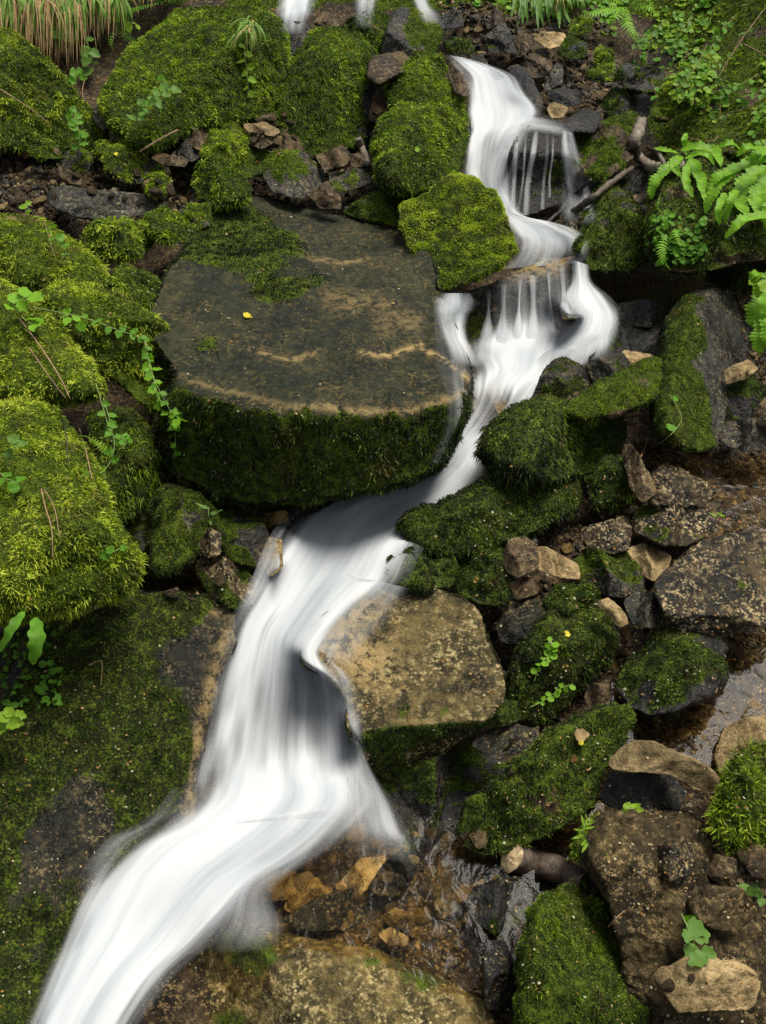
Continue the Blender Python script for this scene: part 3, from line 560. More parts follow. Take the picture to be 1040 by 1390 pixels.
R('stone', 'grey rounded stone in the shadow between the two left moss boulders', [(126,147),(145,138),(162,150),(160,170),(140,178),(127,165)], lift=0.10, tf=0.5, kind='grey')
R('flat_stone', 'rusty plank-like stone beside the small moss lump', [(78,228),(85,224),(112,243),(110,252),(96,250),(80,238)], lift=0.14, tf=0.4, kind='brown', cat='flat stone')
# --- top centre
R('stone', 'black square stone at the foot of the farthest left cascade', [(384,40),(400,27),(421,35),(424,56),(405,82),(387,77)], lift=0.10, tf=0.5, kind='dark')
R('stone', 'brown rock between the far left cascade and the cone-shaped boulder', [(424,32),(440,14),(459,28),(462,40),(440,42)], lift=0.12, tf=0.5, kind='brown')
R('mossy_stone', 'shaded mossy stone behind the cone-shaped boulder', [(462,35),(478,24),(510,14),(530,25),(524,50),(512,72),(492,50)], lift=0.05, tf=0.5, kind='dark', moss=0.75, style='green', size=0.012, dark=0.08)
R('boulder', 'pyramid-shaped grey boulder with mossy right side at top centre', [(518,74),(524,35),(540,11),(562,13),(592,30),(602,47),(592,67),(560,78),(530,80)], lift=0.12, tf=0.6, kind='grey', moss=0.45, style='green', size=0.007, nf=1, box=0.5, cat='boulder', dark=0.1,
  planes=[(560, 40, 0.16, (0.45, -0.6, 0.75)), (545, 40, 'prev', (-0.8, -0.9, 0.3))], mfn=lambda x, y: 1.5 * smooth01(x, 545, 560) - 0.9)
R('flat_stone', 'flat tan slab balanced between the cone boulder and the mossy stack', [(500,82),(510,76),(560,68),(590,68),(578,86),(540,102),(512,117),(498,104)], lift=0.16, tf=0.4, kind='brown', nf=1, box=0.5, cat='flat stone', planes=[(530, 82, 0.1, (0, -0.3, 1))])
R('stone', 'brown stone on the left lip of the top fall', [(606,95),(625,97),(640,110),(634,132),(618,126)], lift=0.12, tf=0.5, kind='brown')
R('stone', 'small mossy wet stone against the left side of the top fall', [(622,150),(640,154),(646,170),(636,188),(624,192)], lift=0.0, tf=0.5, kind='dark', moss=0.4, style='dark', size=0.008)
R('stone', 'dark brown rock right of the pyramid-shaped boulder', [(590,26),(605,19),(628,21),(630,36),(600,40)], lift=0.12, tf=0.5, kind='dark')
R('stone', 'rust-sided upright rock near the top centre', [(656,24),(668,9),(683,15),(682,36),(662,40)], lift=0.12, tf=0.5, kind='brown')
R('mossy_stone', 'small rounded mossy stone above the top pool', [(602,56),(620,49),(641,54),(643,73),(610,76)], lift=0.12, tf=0.5, kind='dark', moss=0.5, style='dark', size=0.008)
R('stone', 'pale-edged dark rock behind the top fall', [(658,52),(690,44),(703,55),(703,73),(665,72)], lift=0.12, tf=0.5, kind='dark', moss=0.3, style='green', size=0.008)
R('stone', 'blue-grey rock behind the top fall', [(660,46),(685,29),(694,44),(665,54)], lift=0.14, tf=0.5, kind='grey')
R('stone', 'wet grey pebble-like rock at the start of the top fall', [(638,80),(655,73),(664,90),(646,102)], lift=0.10, tf=0.5, kind='grey')
R('flat_stone', 'sunlit tan flat rock at the top right of the stream', [(723,53),(735,42),(767,45),(770,60),(745,67)], lift=0.14, tf=0.4, kind='tan', cat='flat stone')
R('stone', 'brown cube-like rock left of the sunlit flat rock', [(697,56),(706,44),(724,48),(724,67),(706,69)], lift=0.12, tf=0.5, kind='brown')
R('mossy_stone', 'mossy stone right of the sunlit flat rock', [(755,72),(770,49),(797,60),(792,80),(765,79)], lift=0.12, tf=0.5, kind='dark', moss=0.6, style='green', size=0.009)
R('mossy_stone', 'small moss dome below the top fern', [(772,40),(780,25),(802,26),(804,44),(780,49)], lift=0.14, tf=0.5, kind='dark', moss=0.9, style='green', size=0.012)
R('stone', 'triangular brown-grey rock right of the top fall', [(707,98),(721,65),(741,62),(751,90),(742,104),(715,108)], lift=0.10, tf=0.5, kind='brown')
R('stone', 'dark wedge rock right of the triangular rock', [(736,120),(755,84),(765,90),(764,112),(745,123)], lift=0.12, tf=0.5, kind='grey')
R('mossy_stone', 'short mossy pillar stone below the top fern', [(805,73),(815,63),(833,70),(835,92),(810,94)], lift=0.18, tf=0.5, kind='dark', moss=0.8, style='green', size=0.010)
R('mossy_stone', 'mossy block under the short mossy pillar', [(797,96),(830,88),(838,110),(800,112)], lift=0.18, tf=0.5, kind='dark', moss=0.75, style='green', size=0.010)
R('mossy_stone', 'wide dark mossy rock on the right bank foot', [(834,102),(845,87),(880,88),(902,95),(900,128),(860,124),(840,114)], lift=0.20, tf=0.45, kind='dark', moss=0.6, style='dark', size=0.010)
R('stone', 'smooth black oval stone right of the top fall', [(763,166),(790,147),(814,152),(818,169),(805,183),(775,181)], lift=0.10, tf=0.5, kind='dark', nf=0, lump=0.5, box=0.85)
R('stone', 'black wet rock hugging the right side of the top fall', [(688,90),(706,88),(722,105),(738,140),(735,160),(722,158),(708,130)], lift=0.08, tf=0.5, kind='dark')
R('stone', 'grey stone below the dark wedge rock', [(738,126),(765,118),(790,124),(788,142),(760,146)], lift=0.10, tf=0.5, kind='dark')
R('stone', 'tan stone between the top fall and the smooth black oval stone', [(742,148),(752,138),(772,146),(764,160),(748,160)], lift=0.12, tf=0.5, kind='tan')
R('mossy_stone', 'shaded mossy rock above the broad mossy boulder', [(812,140),(835,118),(880,122),(890,150),(868,165),(830,158)], lift=0.12, tf=0.5, kind='dark', moss=0.5, style='dark', size=0.010)
R('flat_stone', 'small brown slab behind the square mossy boulder', [(858,265),(883,261),(885,276),(865,278)], lift=0.14, tf=0.4, kind='brown', cat='flat stone')
R('stone', 'speckled stone below the fallen branch', [(748,308),(775,302),(800,307),(799,321),(760,322)], lift=0.08, tf=0.5, kind='patch')
R('mossy_stone', 'dark rock in shade behind the square mossy boulder', [(795,262),(830,232),(872,225),(905,250),(880,290),(840,262)], lift=0.0, tf=0.4, kind='dark', moss=0.4, style='dark', size=0.010)
# --- middle falls
R('boulder', 'wet ledge rock with water pouring over it, middle of the stream', [(612,420),(640,395),(690,375),(745,352),(790,350),(802,382),(795,415),(745,440),(695,455),(655,475),(622,478),(608,450)],
  lift=-0.02, tf=0.5, kind='speck', moss=0.1, style='dark', size=0.008, nf=0, box=0.4, veins=[([(700, 362), (790, 352)], 14, .9)], cat='boulder', mup=-0.6, planes=[(700, 365, 0.03, (-0.1, -0.25, 1)), (640, 405, 'prev', (-0.15, -1, 0.1)), (700, 365, 0.03, (-0.1, -0.25, 1)), (745, 378, 'prev', (0.1, -1, 0.1))], mfn=lambda x, y: 1.0 * bump_px(x, y, 640, 440, 25, 40))
R('flat_stone', 'black ledge holding back the brown pool on the right', [(832,414),(860,407),(915,403),(924,425),(902,445),(850,443),(832,432)], lift=0.03, tf=0.45, kind='dark', cat='flat stone')
R('stone', 'small stone poking out of the spray of the middle fall', [(758,412),(780,400),(797,414),(797,432),(765,434)], lift=0.08, tf=0.5, kind='gold')
R('mossy_stone', 'rounded wet rock at the right foot of the middle fall', [(785,470),(808,445),(840,433),(860,444),(868,466),(852,482),(800,482)], lift=0.04, tf=0.5, kind='dark', moss=0.4, style='dark', size=0.008)
R('stone', 'black wet rock in shade right of the middle fall', [(850,455),(868,440),(900,445),(905,470),(890,485),(860,480)], lift=0.0, tf=0.4, kind='dark')
R('flat_stone', 'mossy slab leaning against the tall smooth boulder', [(760,560),(800,528),(850,503),(890,488),(917,498),(916,532),(872,550),(840,562),(790,570)], lift=0.16, tf=0.35, kind='brown', moss=0.66, style='green', size=0.008, cat='flat stone', nf=1, dark=0.12)
R('stone', 'pointed mossy rock at the edge of the white pool', [(720,546),(735,508),(750,489),(766,484),(792,498),(802,515),(792,542),(750,550)], lift=0.10, tf=0.5, kind='speck', moss=0.4, style='dark', size=0.009)
R('stone', 'chunky dark rock right of the pointed mossy rock', [(797,502),(800,484),(815,473),(846,479),(860,500),(842,517),(810,522)], lift=0.14, tf=0.5, kind='speck', moss=0.35, style='dark', size=0.009)
R('flat_stone', 'flat bare tan stone behind the chunky dark rock', [(832,483),(850,475),(886,482),(890,497),(860,505)], lift=0.08, tf=0.4, kind='tan', cat='flat stone')
R('stone', 'brown wet rock in the chute below the white pool', [(640,540),(655,520),(685,525),(690,550),(672,575),(648,570)], lift=-0.06, tf=0.4, kind='orange')
R('mossy_stone', 'mossy lump below the leaning slab', [(798,662),(820,623),(862,618),(872,640),(862,682),(830,692),(805,687)], lift=0.04, tf=0.45, kind='dark', moss=0.85, style='dark', size=0.016)
R('flat_stone', 'long narrow brown stone standing at a slant near the side pool', [(843,610),(855,600),(872,625),(888,655),(891,670),(872,685),(856,662)], lift=0.16, tf=0.5, kind='brown', cat='flat stone')
R('stone', 'jagged black and tan rock at the side pool edge', [(880,648),(900,628),(932,640),(967,660),(968,677),(932,688),(900,688),(880,668)], lift=0.08, tf=0.5, kind='patch', nf=6)
R('stone', 'tan-edged black stone at the foot of the slanted brown stone', [(878,675),(890,656),(908,658),(918,678),(905,686),(885,686)], lift=0.14, tf=0.5, kind='patch')
R('flat_stone', 'dark layered slab at the right edge of the side pool', [(973,590),(985,573),(1020,568),(1060,582),(1060,608),(1010,613),(985,606)], lift=0.08, tf=0.4, kind='grey', cat='flat stone', moss=0.2, style='dark', size=0.008)
R('stone', 'brown square rock at the right edge beside the tall smooth boulder', [(996,370),(1050,366),(1070,400),(1050,420),(1010,422),(998,400)], lift=0.16, tf=0.5, kind='brown')
R('stone', 'tan-faced stone above the layered slab', [(983,502),(1015,487),(1030,500),(1012,515),(985,522)], lift=0.16, tf=0.5, kind='tan')
R('stone', 'rust-brown stone at the right edge above the side pool', [(1020,560),(1040,538),(1070,540),(1065,580),(1030,578)], lift=0.12, tf=0.5, kind='brown')
R('mossy_stone', 'dark green rock between the tall boulder and the right edge', [(990,520),(1020,505),(1040,530),(1030,565),(995,572),(982,550)], lift=0.06, tf=0.5, kind='dark', moss=0.5, style='dark', size=0.010)
# --- right rubble
R('stone', 'red-brown layered wet rock in the right rubble', [(681,755),(690,731),(712,727),(730,738),(730,772),(705,784),(688,777)], lift=0.08, tf=0.5, kind='brown', nf=5)
R('stone', 'smooth orange-tan block in the right rubble', [(726,745),(737,741),(784,765),(789,787),(760,784),(730,774)], lift=0.10, tf=0.5, kind='tan', nf=4, lump=0.6)
R('stone', 'dark-spotted tan stone in the middle of the right rubble', [(786,727),(800,713),(850,699),(858,715),(854,747),(830,752),(800,744)], lift=0.08, tf=0.5, kind='patch')
R('flat_stone', 'long dark stone with pale streaks topping the right rubble', [(854,705),(865,689),(910,682),(957,689),(978,705),(972,722),(930,742),(900,740),(860,722)], lift=0.10, tf=0.45, kind='patch', moss=0.25, style='dark', size=0.008, cat='flat stone', planes=[(900, 695, 0.08, (0, -0.4, 1))])
R('mossy_stone', 'brown-topped stone with mossy left end in the right rubble', [(773,766),(800,744),(850,749),(874,775),(874,802),(850,812),(810,807),(780,782)], lift=0.10, tf=0.5, kind='grey', moss=0.45, style='dark', size=0.010, mfn=lambda x, y: 1.0 * smooth01(-x, -820, -780))
R('stone', 'pale green-grey flat stone beside the big tan-patched boulder', [(850,745),(875,737),(912,755),(907,772),(888,790),(865,777)], lift=0.06, tf=0.4, kind='tan')
R('stone', 'round dull brown stone under the pale green-grey flat stone', [(846,817),(865,801),(897,805),(908,837),(885,853),(858,847)], lift=0.10, tf=0.5, kind='grey', moss=0.25, style='dark', size=0.008)
R('stone', 'small pale wedge stone above the mossy boulder with round leaves', [(809,818),(825,811),(847,830),(854,847),(840,852),(824,835)], lift=0.14, tf=0.5, kind='tan')
R('mossy_stone', 'flat dark green mossy stone above the mossy boulder with round leaves', [(738,817),(760,794),(800,791),(817,806),(790,822),(770,832),(744,830)], lift=0.06, tf=0.4, kind='dark', moss=0.85, style='dark', size=0.009)
R('stone', 'rusty brown rock wedged between the two dark mossy boulders', [(793,947),(800,928),(827,923),(830,952),(815,963),(800,963)], lift=0.06, tf=0.5, kind='brown')
R('mossy_stone', 'dark moss mound left of the red-brown layered rock', [(613,770),(640,743),(682,733),(690,758),(702,792),(682,822),(650,822),(624,807)], lift=0.04, tf=0.45, kind='dark', moss=0.9, style='dark', size=0.014)
R('mossy_stone', 'small dark mossy rock at the head of the gold-brown boulder', [(520,776),(534,757),(560,743),(612,746),(622,765),(614,797),(570,802),(535,797)], lift=0.14, tf=0.45, kind='dark', moss=0.8, style='dark', size=0.009)
R('stone', 'black wet rock with lichen below the dark moss mound', [(672,850),(700,815),(732,800),(748,822),(735,850),(700,875),(680,872)], lift=0.03, tf=0.45, kind='speck')
R('stone', 'wet brown rock beside the head of the gold-brown boulder', [(690,792),(710,783),(735,790),(730,806),(702,815)], lift=0.06, tf=0.5, kind='brown')
R('flat_stone', 'thin greenish slab between the gold-brown and log-shaped boulders', [(638,1010),(660,994),(700,984),(732,990),(732,1012),(700,1024),(655,1022)], lift=0.10, tf=0.35, kind='speck', cat='flat stone', moss=0.25, style='dark', size=0.008)
R('mossy_stone', 'small mossy stone against the right flank of the gold-brown boulder', [(656,972),(678,948),(702,953),(704,978),(672,990)], lift=0.10, tf=0.5, kind='dark', moss=0.6, style='dark', size=0.010)
# --- lower right
R('stone', 'long bare tan sandstone lying on a black rock in the lower right', [(824,1035),(845,1014),(860,1004),(892,1009),(940,1028),(967,1045),(979,1065),(971,1080),(948,1074),(910,1052),(860,1047),(830,1047)],
  lift=0.17, tf=0.5, kind='tan', nf=1, box=0.5, lump=0.8, planes=[(880, 1015, 0.05, (-0.1, -0.35, 1)), (890, 1032, 'prev', (-0.1, -1, 0.25))])
R('stone', 'rounded black rock under the long tan sandstone', [(813,1087),(828,1050),(870,1038),(912,1050),(932,1080),(918,1102),(880,1108),(835,1097)], lift=0.06, tf=0.45, kind='dark')
R('boulder', 'smooth tan-brown boulder at the right edge above the moss tuft', [(968,1032),(980,990),(1010,974),(1070,968),(1080,1010),(1012,1024),(985,1062)], lift=0.04, tf=0.4, kind='tan', nf=1, lump=0.5, cat='boulder')
R('mossy_stone', 'bright star-moss cushion at the right edge', [(970,1102),(985,1058),(1012,1018),(1060,995),(1090,1100),(1060,1165),(1000,1165),(975,1142)], lift=0.16, tf=0.5, kind='earth', moss=0.97, style='green', size=0.030, dens=0.9, droop=0.1, dark=0.05)
R('stone', 'dark squared stone standing in the lower pool, edged by foam', [(630,1226),(645,1204),(680,1189),(716,1194),(727,1220),(702,1257),(670,1267),(645,1252)], lift=0.02, tf=0.5, kind='dark', moss=0.3, style='dark', size=0.008)
R('stone', 'crumbly pale and black lump on the lower right earth', [(880,1162),(892,1143),(930,1137),(944,1155),(934,1187),(910,1197),(888,1187)], lift=0.18, tf=0.55, kind='patch', nf=3, lump=2.2)
R('earth_mound', 'bare brown earth hump scattered with leaf bits, lower right', [(785,1165),(805,1110),(850,1095),(930,1108),(962,1120),(968,1160),(1000,1180),(1040,1230),(1080,1300),(1070,1450),(860,1450),(850,1300),(820,1210)],
  lift=0.03, tf=0.32, kind='earth', moss=0.2, style='green', size=0.008, cat='earth mound', nf=3, lump=1.3, dens=0.6)
R('mossy_boulder', 'green mossy hump at the bottom right beside the lower pool', [(705,1300),(722,1228),(770,1198),(812,1188),(850,1208),(872,1250),(880,1300),(872,1450),(700,1450)], lift=0.08, tf=0.4, kind='earth', moss=0.8, style='green', size=0.013, cat='boulder', dark=0.26)
R('stone', 'grey-brown stone right of the crumbly lump', [(958,1185),(972,1160),(1010,1165),(1040,1190),(1030,1215),(985,1210)], lift=0.12, tf=0.5, kind='brown')
R('stone', 'reddish stone at the right edge below the star-moss cushion', [(1005,1160),(1035,1130),(1060,1140),(1060,1195),(1020,1190)], lift=0.14, tf=0.5, kind='brown')
R('stone', 'tan stone half sunk in the earth at the bottom right', [(930,1222),(960,1200),(1010,1205),(1030,1240),(1000,1265),(945,1258)], lift=0.12, tf=0.35, kind='earth', nf=1, lump=0.7)
R('stone', 'small mossy hump between log and earth hump', [(770,1165),(790,1120),(815,1095),(835,1110),(830,1150),(800,1185)], lift=0.05, tf=0.5, kind='earth', moss=0.5, style='green', size=0.014)
R('stone', 'black wet stone at the bottom edge beside the mossy hump', [(655,1300),(680,1275),(715,1285),(722,1330),(700,1380),(660,1370)], lift=0.0, tf=0.5, kind='dark')
R('stone', 'yellow-brown sandstone block along the bottom right edge', [(885,1320),(930,1298),(1000,1305),(1035,1330),(1020,1370),(920,1375)], lift=0.14, tf=0.45, kind='tan', nf=3)
# --- pool and bottom
R('boulder', 'wide gold-brown boulder along the bottom edge under the outflow', [(175,1350),(205,1312),(260,1284),(330,1266),(420,1272),(510,1296),(590,1330),(660,1370),(670,1470),(180,1470)], lift=-0.10, tf=0.14, kind='gold', moss=0.25, style='dark', size=0.008, cat='boulder', nf=1, lump=0.9, dens=0.5)
R('stone', 'foam-edged speckled stone in the middle of the lower pool', [(500,1205),(522,1170),(545,1153),(562,1153),(569,1170),(557,1202),(540,1218),(512,1215)], lift=-0.02, tf=0.4, kind='speck')
R('flat_stone', 'long grey slab sunk in the lower pool', [(380,1245),(440,1215),(500,1200),(560,1215),(540,1235),(470,1262),(400,1265)], lift=-0.09, tf=0.2, kind='grey', cat='flat stone')
R('stone', 'orange-brown sunken stone under the pool surface left', [(322,1195),(345,1178),(395,1180),(430,1200),(400,1222),(345,1222)], lift=-0.09, tf=0.3, kind='orange')
R('stone', 'round dark brown sunken stone in the lower pool', [(385,1235),(395,1205),(425,1190),(450,1205),(455,1235),(420,1250)], lift=-0.10, tf=0.3, kind='orange')
R('stone', 'golden sunken stone right of the dark brown one', [(455,1205),(490,1165),(525,1162),(520,1190),(480,1225)], lift=-0.11, tf=0.3, kind='tan')
R('flat_stone', 'broad grey-brown slab sunk in the lower pool on the right', [(562,1228),(575,1180),(600,1165),(650,1190),(640,1225),(600,1250)], lift=-0.11, tf=0.15, kind='earth', cat='flat stone')
R('stone', 'bright tan pebble-like stone at the front of the pool', [(512,1268),(530,1258),(555,1272),(553,1285),(525,1282)], lift=-0.04, tf=0.4, kind='tan')
R('stone', 'orange stone at the front of the pool beside the tan one', [(515,1245),(535,1232),(565,1240),(560,1258),(530,1258)], lift=-0.06, tf=0.4, kind='orange')
# --- left of the stream
R('mossy_stone', 'big rounded dark mossy stone left of the stream below the slab', [(158,707),(178,680),(220,659),(270,668),(292,690),(288,730),(262,752),(226,777),(185,772),(168,742)], lift=0.10, tf=0.5, kind='grey', moss=0.66, style='dark', size=0.009, dens=1.2, cat='boulder', dark=-0.12)
R('mossy_stone', 'upright mossy stone touching the white water below the slab', [(294,722),(300,694),(325,688),(357,705),(367,740),(357,772),(320,763),(299,747)], lift=0.10, tf=0.5, kind='grey', moss=0.5, style='dark', size=0.008, dark=-0.1)
R('stone', 'small pitted tan stone between the two mossy stones left of the stream', [(268,737),(285,716),(300,724),(300,752),(280,758)], lift=0.16, tf=0.5, kind='patch')
R('stone', 'wedge of dark stone with pale streak at the lip of the lowest fall', [(265,770),(274,749),(310,757),(352,790),(357,816),(320,828),(280,802)], lift=0.12, tf=0.5, kind='patch', moss=0.3, style='dark', size=0.008, mfn=lambda x, y: 1.2 * smooth01(y - (x - 270) * 0.7, 765, 780))
R('stone', 'tan wedge standing at the left edge of the white water', [(356,752),(364,729),(381,730),(385,770),(366,784),(357,767)], lift=0.12, tf=0.5, kind='tan')
R('stone', 'orange wet stone below the slab at the edge of the stream', [(345,705),(360,696),(390,692),(392,708),(360,716)], lift=0.05, tf=0.5, kind='orange')
R('stone', 'tan stone in the shadow under the big slab', [(452,682),(470,664),(502,661),(518,675),(480,694)], lift=0.04, tf=0.5, kind='orange')
R('stone', 'rounded brown stone under the left end of the big slab', [(310,692),(335,682),(372,688),(366,704),(330,705)], lift=0.04, tf=0.5, kind='brown')
R('stone', 'dark stone in the gap under the left end of the big slab', [(208,660),(225,650),(260,662),(245,672),(212,670)], lift=0.06, tf=0.5, kind='dark')
print('rocks', len(TIPO))
# ------------------------------------------------------------ where the camera side of every solid surface lies
DXS = np.arange(-80, 1124, 4.0); DYS = np.arange(-60, 1464, 4.0)
mx, my = np.meshgrid(DXS, DYS); rd = ray(mx, my); cv_ = Vector(CAM)
def depth_of(skip=()):
    av = []; af = []; own = []; o_ = 0
    for k, (V, Q, T3, nm) in enumerate(SOLIDS):
        if any(s in nm for s in skip): continue
        av.append(V); af += (Q + o_).tolist() + (T3 + o_).tolist(); own += [k] * (len(Q) + len(T3)); o_ += len(V)
    bv = BVHTree.FromPolygons(np.concatenate(av).tolist(), af); D = np.full(mx.shape, 12.0); OW = np.zeros(mx.shape, int)
    for j in range(mx.shape[0]):
        for i in range(mx.shape[1]):
            d = Vector(rd[j, i]); hit, nn, fi, dist = bv.ray_cast(cv_, d)
            if hit is not None: D[j, i] = dist / d.length; OW[j, i] = own[fi]
    return D, OW
D, OW = depth_of()
DBED, _ = depth_of(('huge flat-topped', 'shaggy dark moss mound', 'low dark mossy ledge', 'bright green moss-covered angular', 'round dark mossy boulder', 'pointed mossy rock'))
def bil(A, px, py):
    x = np.clip((np.asarray(px, float) + 80) / 4, 0, A.shape[1] - 1.001); y = np.clip((np.asarray(py, float) + 60) / 4, 0, A.shape[0] - 1.001)
    i = x.astype(int); j = y.astype(int); fx = x - i; fy = y - j
    return (A[j, i] * (1 - fx) + A[j, i + 1] * fx) * (1 - fy) + (A[j + 1, i] * (1 - fx) + A[j + 1, i + 1] * fx) * fy
def blur(A, s):
    k = int(s * 3) + 1; g = np.exp(-0.5 * (np.arange(-k, k + 1) / s) ** 2); g /= g.sum()
    B = np.pad(A, k, 'edge'); B = np.apply_along_axis(lambda r: np.convolve(r, g, 'valid'), 0, B)
    return np.apply_along_axis(lambda r: np.convolve(r, g, 'valid'), 1, B)
def lmin(A, r):
    B = A.copy()
    for dy in range(-r, r + 1):
        for dx in range(-r, r + 1): B = np.minimum(B, np.roll(np.roll(A, dy, 0), dx, 1))
    return B
def surf(px, py, off=0.0):
    return pt(px, py, bil(D, px, py) - off)

# ------------------------------------------------------------ clear shallow water
def inpoly(px, py, poly):
    P = np.array(poly, float); ins = np.zeros(np.shape(px), bool); j = len(P) - 1
    for i in range(len(P)):
        xi, yi = P[i]; xj, yj = P[j]
        c = ((yi > py) != (yj > py)) & (px < (xj - xi) * (py - yi) / (yj - yi + 1e-9) + xi); ins ^= c; j = i
    return ins
DPOOL = np.full(D.shape, 99.0)
def pool(label, poly, lift, step=6):
    ins = inpoly(mx, my, poly); DPOOL[ins] = np.minimum(DPOOL[ins], t_base(mx[ins], my[ins], lift))
    P = np.array(poly, float); xs = np.arange(P[:, 0].min(), P[:, 0].max() + step, step); ys = np.arange(P[:, 1].min(), P[:, 1].max() + step, step)
    X, Y = np.meshgrid(xs, ys); gi = np.arange(X.size).reshape(X.shape)
    F = np.stack([gi[:-1, :-1], gi[1:, :-1], gi[1:, 1:], gi[:-1, 1:]], -1).reshape(-1, 4)
    cx = X.ravel()[F].mean(1); cy = Y.ravel()[F].mean(1); F = F[inpoly(cx, cy, poly)]
    V = pt(X.ravel(), Y.ravel(), t_base(X.ravel(), Y.ravel(), lift)); V = V + SN * (0.004 * fbm(V, 6, 2, 77))[:, None]
    u_, inv = np.unique(F, return_inverse=True); V = V[u_]; F = inv.reshape(F.shape); loc = V.mean(0)
    o = link('pool_water', mesh_from('pool_water', V - loc, F, WC), None, loc); tag(o, label, None, None, 'structure')
pool('clear shallow brown pool at the foot of the lowest fall', [(290, 1080), (470, 1060), (580, 1110), (650, 1120), (720, 1170), (745, 1240), (720, 1340), (560, 1350), (300, 1340), (270, 1200)], -0.03)
pool('clear brown side pool over flat stones at the right edge', [(860, 600), (960, 595), (1080, 600), (1090, 770), (960, 760), (860, 700)], -0.055)
pool('clear side pool below the tan-patched boulder', [(830, 930), (960, 860), (1090, 860), (1090, 1060), (960, 1060), (840, 1040)], -0.04)
pool('still brown pool behind the black ledge', [(790, 370), (960, 368), (960, 415), (800, 415)], -0.06)
pool('small clear pool left of the lowest fall', [(170, 765), (310, 755), (320, 830), (180, 830)], -0.055)
pool('dark shallow water under the front of the big slab', [(300, 670), (520, 650), (540, 720), (380, 760), (300, 720)], -0.075)
pool('clear dark water in the hollow beside the lower log', [(700, 1110), (820, 1090), (820, 1170), (720, 1180)], -0.10)

# ------------------------------------------------------------ white water, draped over the stones
def ribbon(name, label, rows, sig=3.0, off=0.018, thick=0.02, seed=0, edge=0.55, mat=None, gain=1.15, kind='structure'):
    rows = [(np.array(r[:4], float), np.array(r[4], float)) for r in rows]
    L0 = [0]
    for k in range(1, len(rows)):
        m0 = (rows[k - 1][0][:2] + rows[k - 1][0][2:]) / 2; m1 = (rows[k][0][:2] + rows[k][0][2:]) / 2
        L0.append(L0[-1] + max(4, np.linalg.norm(m1 - m0)))
    L0 = np.array(L0); n = int(L0[-1] / 3.5) + 2; s = np.linspace(0, L0[-1], n)
    def cr(a):   # smooth interpolation through the rows
        a = np.array(a); m = np.gradient(a, L0, axis=0) if len(a) > 2 else np.repeat(((a[1] - a[0]) / L0[-1])[None], 2, 0)
        i = np.clip(np.searchsorted(L0, s, 'right') - 1, 0, len(L0) - 2); h_ = L0[i + 1] - L0[i]; u = ((s - L0[i]) / h_)[:, None]; h_ = h_[:, None]
        return (2 * u**3 - 3 * u**2 + 1) * a[i] + (u**3 - 2 * u**2 + u) * h_ * m[i] + (-2 * u**3 + 3 * u**2) * a[i + 1] + (u**3 - u**2) * h_ * m[i + 1]
    E = cr([r[0] for r in rows]); Fm = cr([r[1] for r in rows]); nf_ = Fm.shape[1]
    wmax = np.linalg.norm(E[:, :2] - E[:, 2:], axis=1).max(); nu = int(np.clip(wmax / 3.5, 6, 90))
    u = np.linspace(0, 1, nu); ec = (E[:, :2] + E[:, 2:]) / 2; E = np.concatenate([ec + (E[:, :2] - ec) * 1.1, ec + (E[:, 2:] - ec) * 1.1], 1)
    px = E[:, 0:1] * (1 - u) + E[:, 2:3] * u; py = E[:, 1:2] * (1 - u) + E[:, 3:4] * u
    fu = u * (nf_ - 1); i = np.clip(fu.astype(int), 0, nf_ - 2); fr = fu - i; fr = fr * fr * (3 - 2 * fr)
    foam = Fm[:, i] * (1 - fr) + Fm[:, i + 1] * fr
    Dw = np.minimum(DBED if sig >= 4 else D, DPOOL); Db = blur(lmin(Dw, 1 if sig < 4 else 3), sig)
    dep = np.minimum(bil(Db, px, py), bil(lmin(Dw, 1), px, py))
    dome = np.sin(np.pi * np.clip(u, 0, 1))[None] ** 0.6
    # even out the sheet along and across the flow
    Dr = bil(Dw, px, py)
    def sm(A, k0, k1):
        for ax, k_ in ((0, k0), (1, k1)):
            k_ = max(1, min(k_, (A.shape[ax] - 1) // 2)); g = np.hanning(2 * k_ + 3)[1:-1]; g /= g.sum()
            A = np.apply_along_axis(lambda r: np.convolve(np.pad(r, k_, 'edge'), g, 'valid'), ax, A)
        return A
    ks = (9, 7) if sig >= 4 else (4, 2)
    for _ in range(3): dep = np.minimum(sm(dep, *ks), Dr)
    dep = sm(dep, ks[0] // 2, ks[1] // 2); dep = dep - off - thick * dome * np.clip(foam, 0, 1)
    Pw = pt(px, py, dep).reshape(-1, 3)
    ww = wmax * dep.mean() / FPX
    su = np.repeat((u * ww)[None], n, 0) ; P3 = Pw.reshape(n, nu, 3)
    mid = P3[:, nu // 2]; sv = np.concatenate([[0], np.cumsum(np.linalg.norm(np.diff(mid, axis=0), axis=1))])
    sv = np.repeat(sv[:, None], nu, 1)
    # ragged soft edges
    nz = fbm(np.stack([su.ravel() * 9 + seed, sv.ravel() * 2.2, np.full(n * nu, seed * 3.1)], 1), 1, 3, seed).reshape(n, nu)
    foam = foam * gain
    eu = np.minimum(u, 1 - u)[None] * 2; ef = smooth01(eu + 0.45 * nz * (eu < 0.8), 0.02, edge)
    ends = np.ones(n)
    foam = np.clip(foam * ef * (1 + 0.3 * nz), 0, 1)
    gi = np.arange(n * nu).reshape(n, nu); F = np.stack([gi[:-1, :-1], gi[1:, :-1], gi[1:, 1:], gi[:-1, 1:]], -1).reshape(-1, 4)
    loc = Pw.mean(0)
    me = mesh_from(name, Pw - loc, F, mat or WW, {'foam': foam.ravel(), 'su': (su + seed * 1.37).ravel(), 'sv': sv.ravel()})
    o = link(name, me, None, loc); tag(o, label, None, None, kind); return o

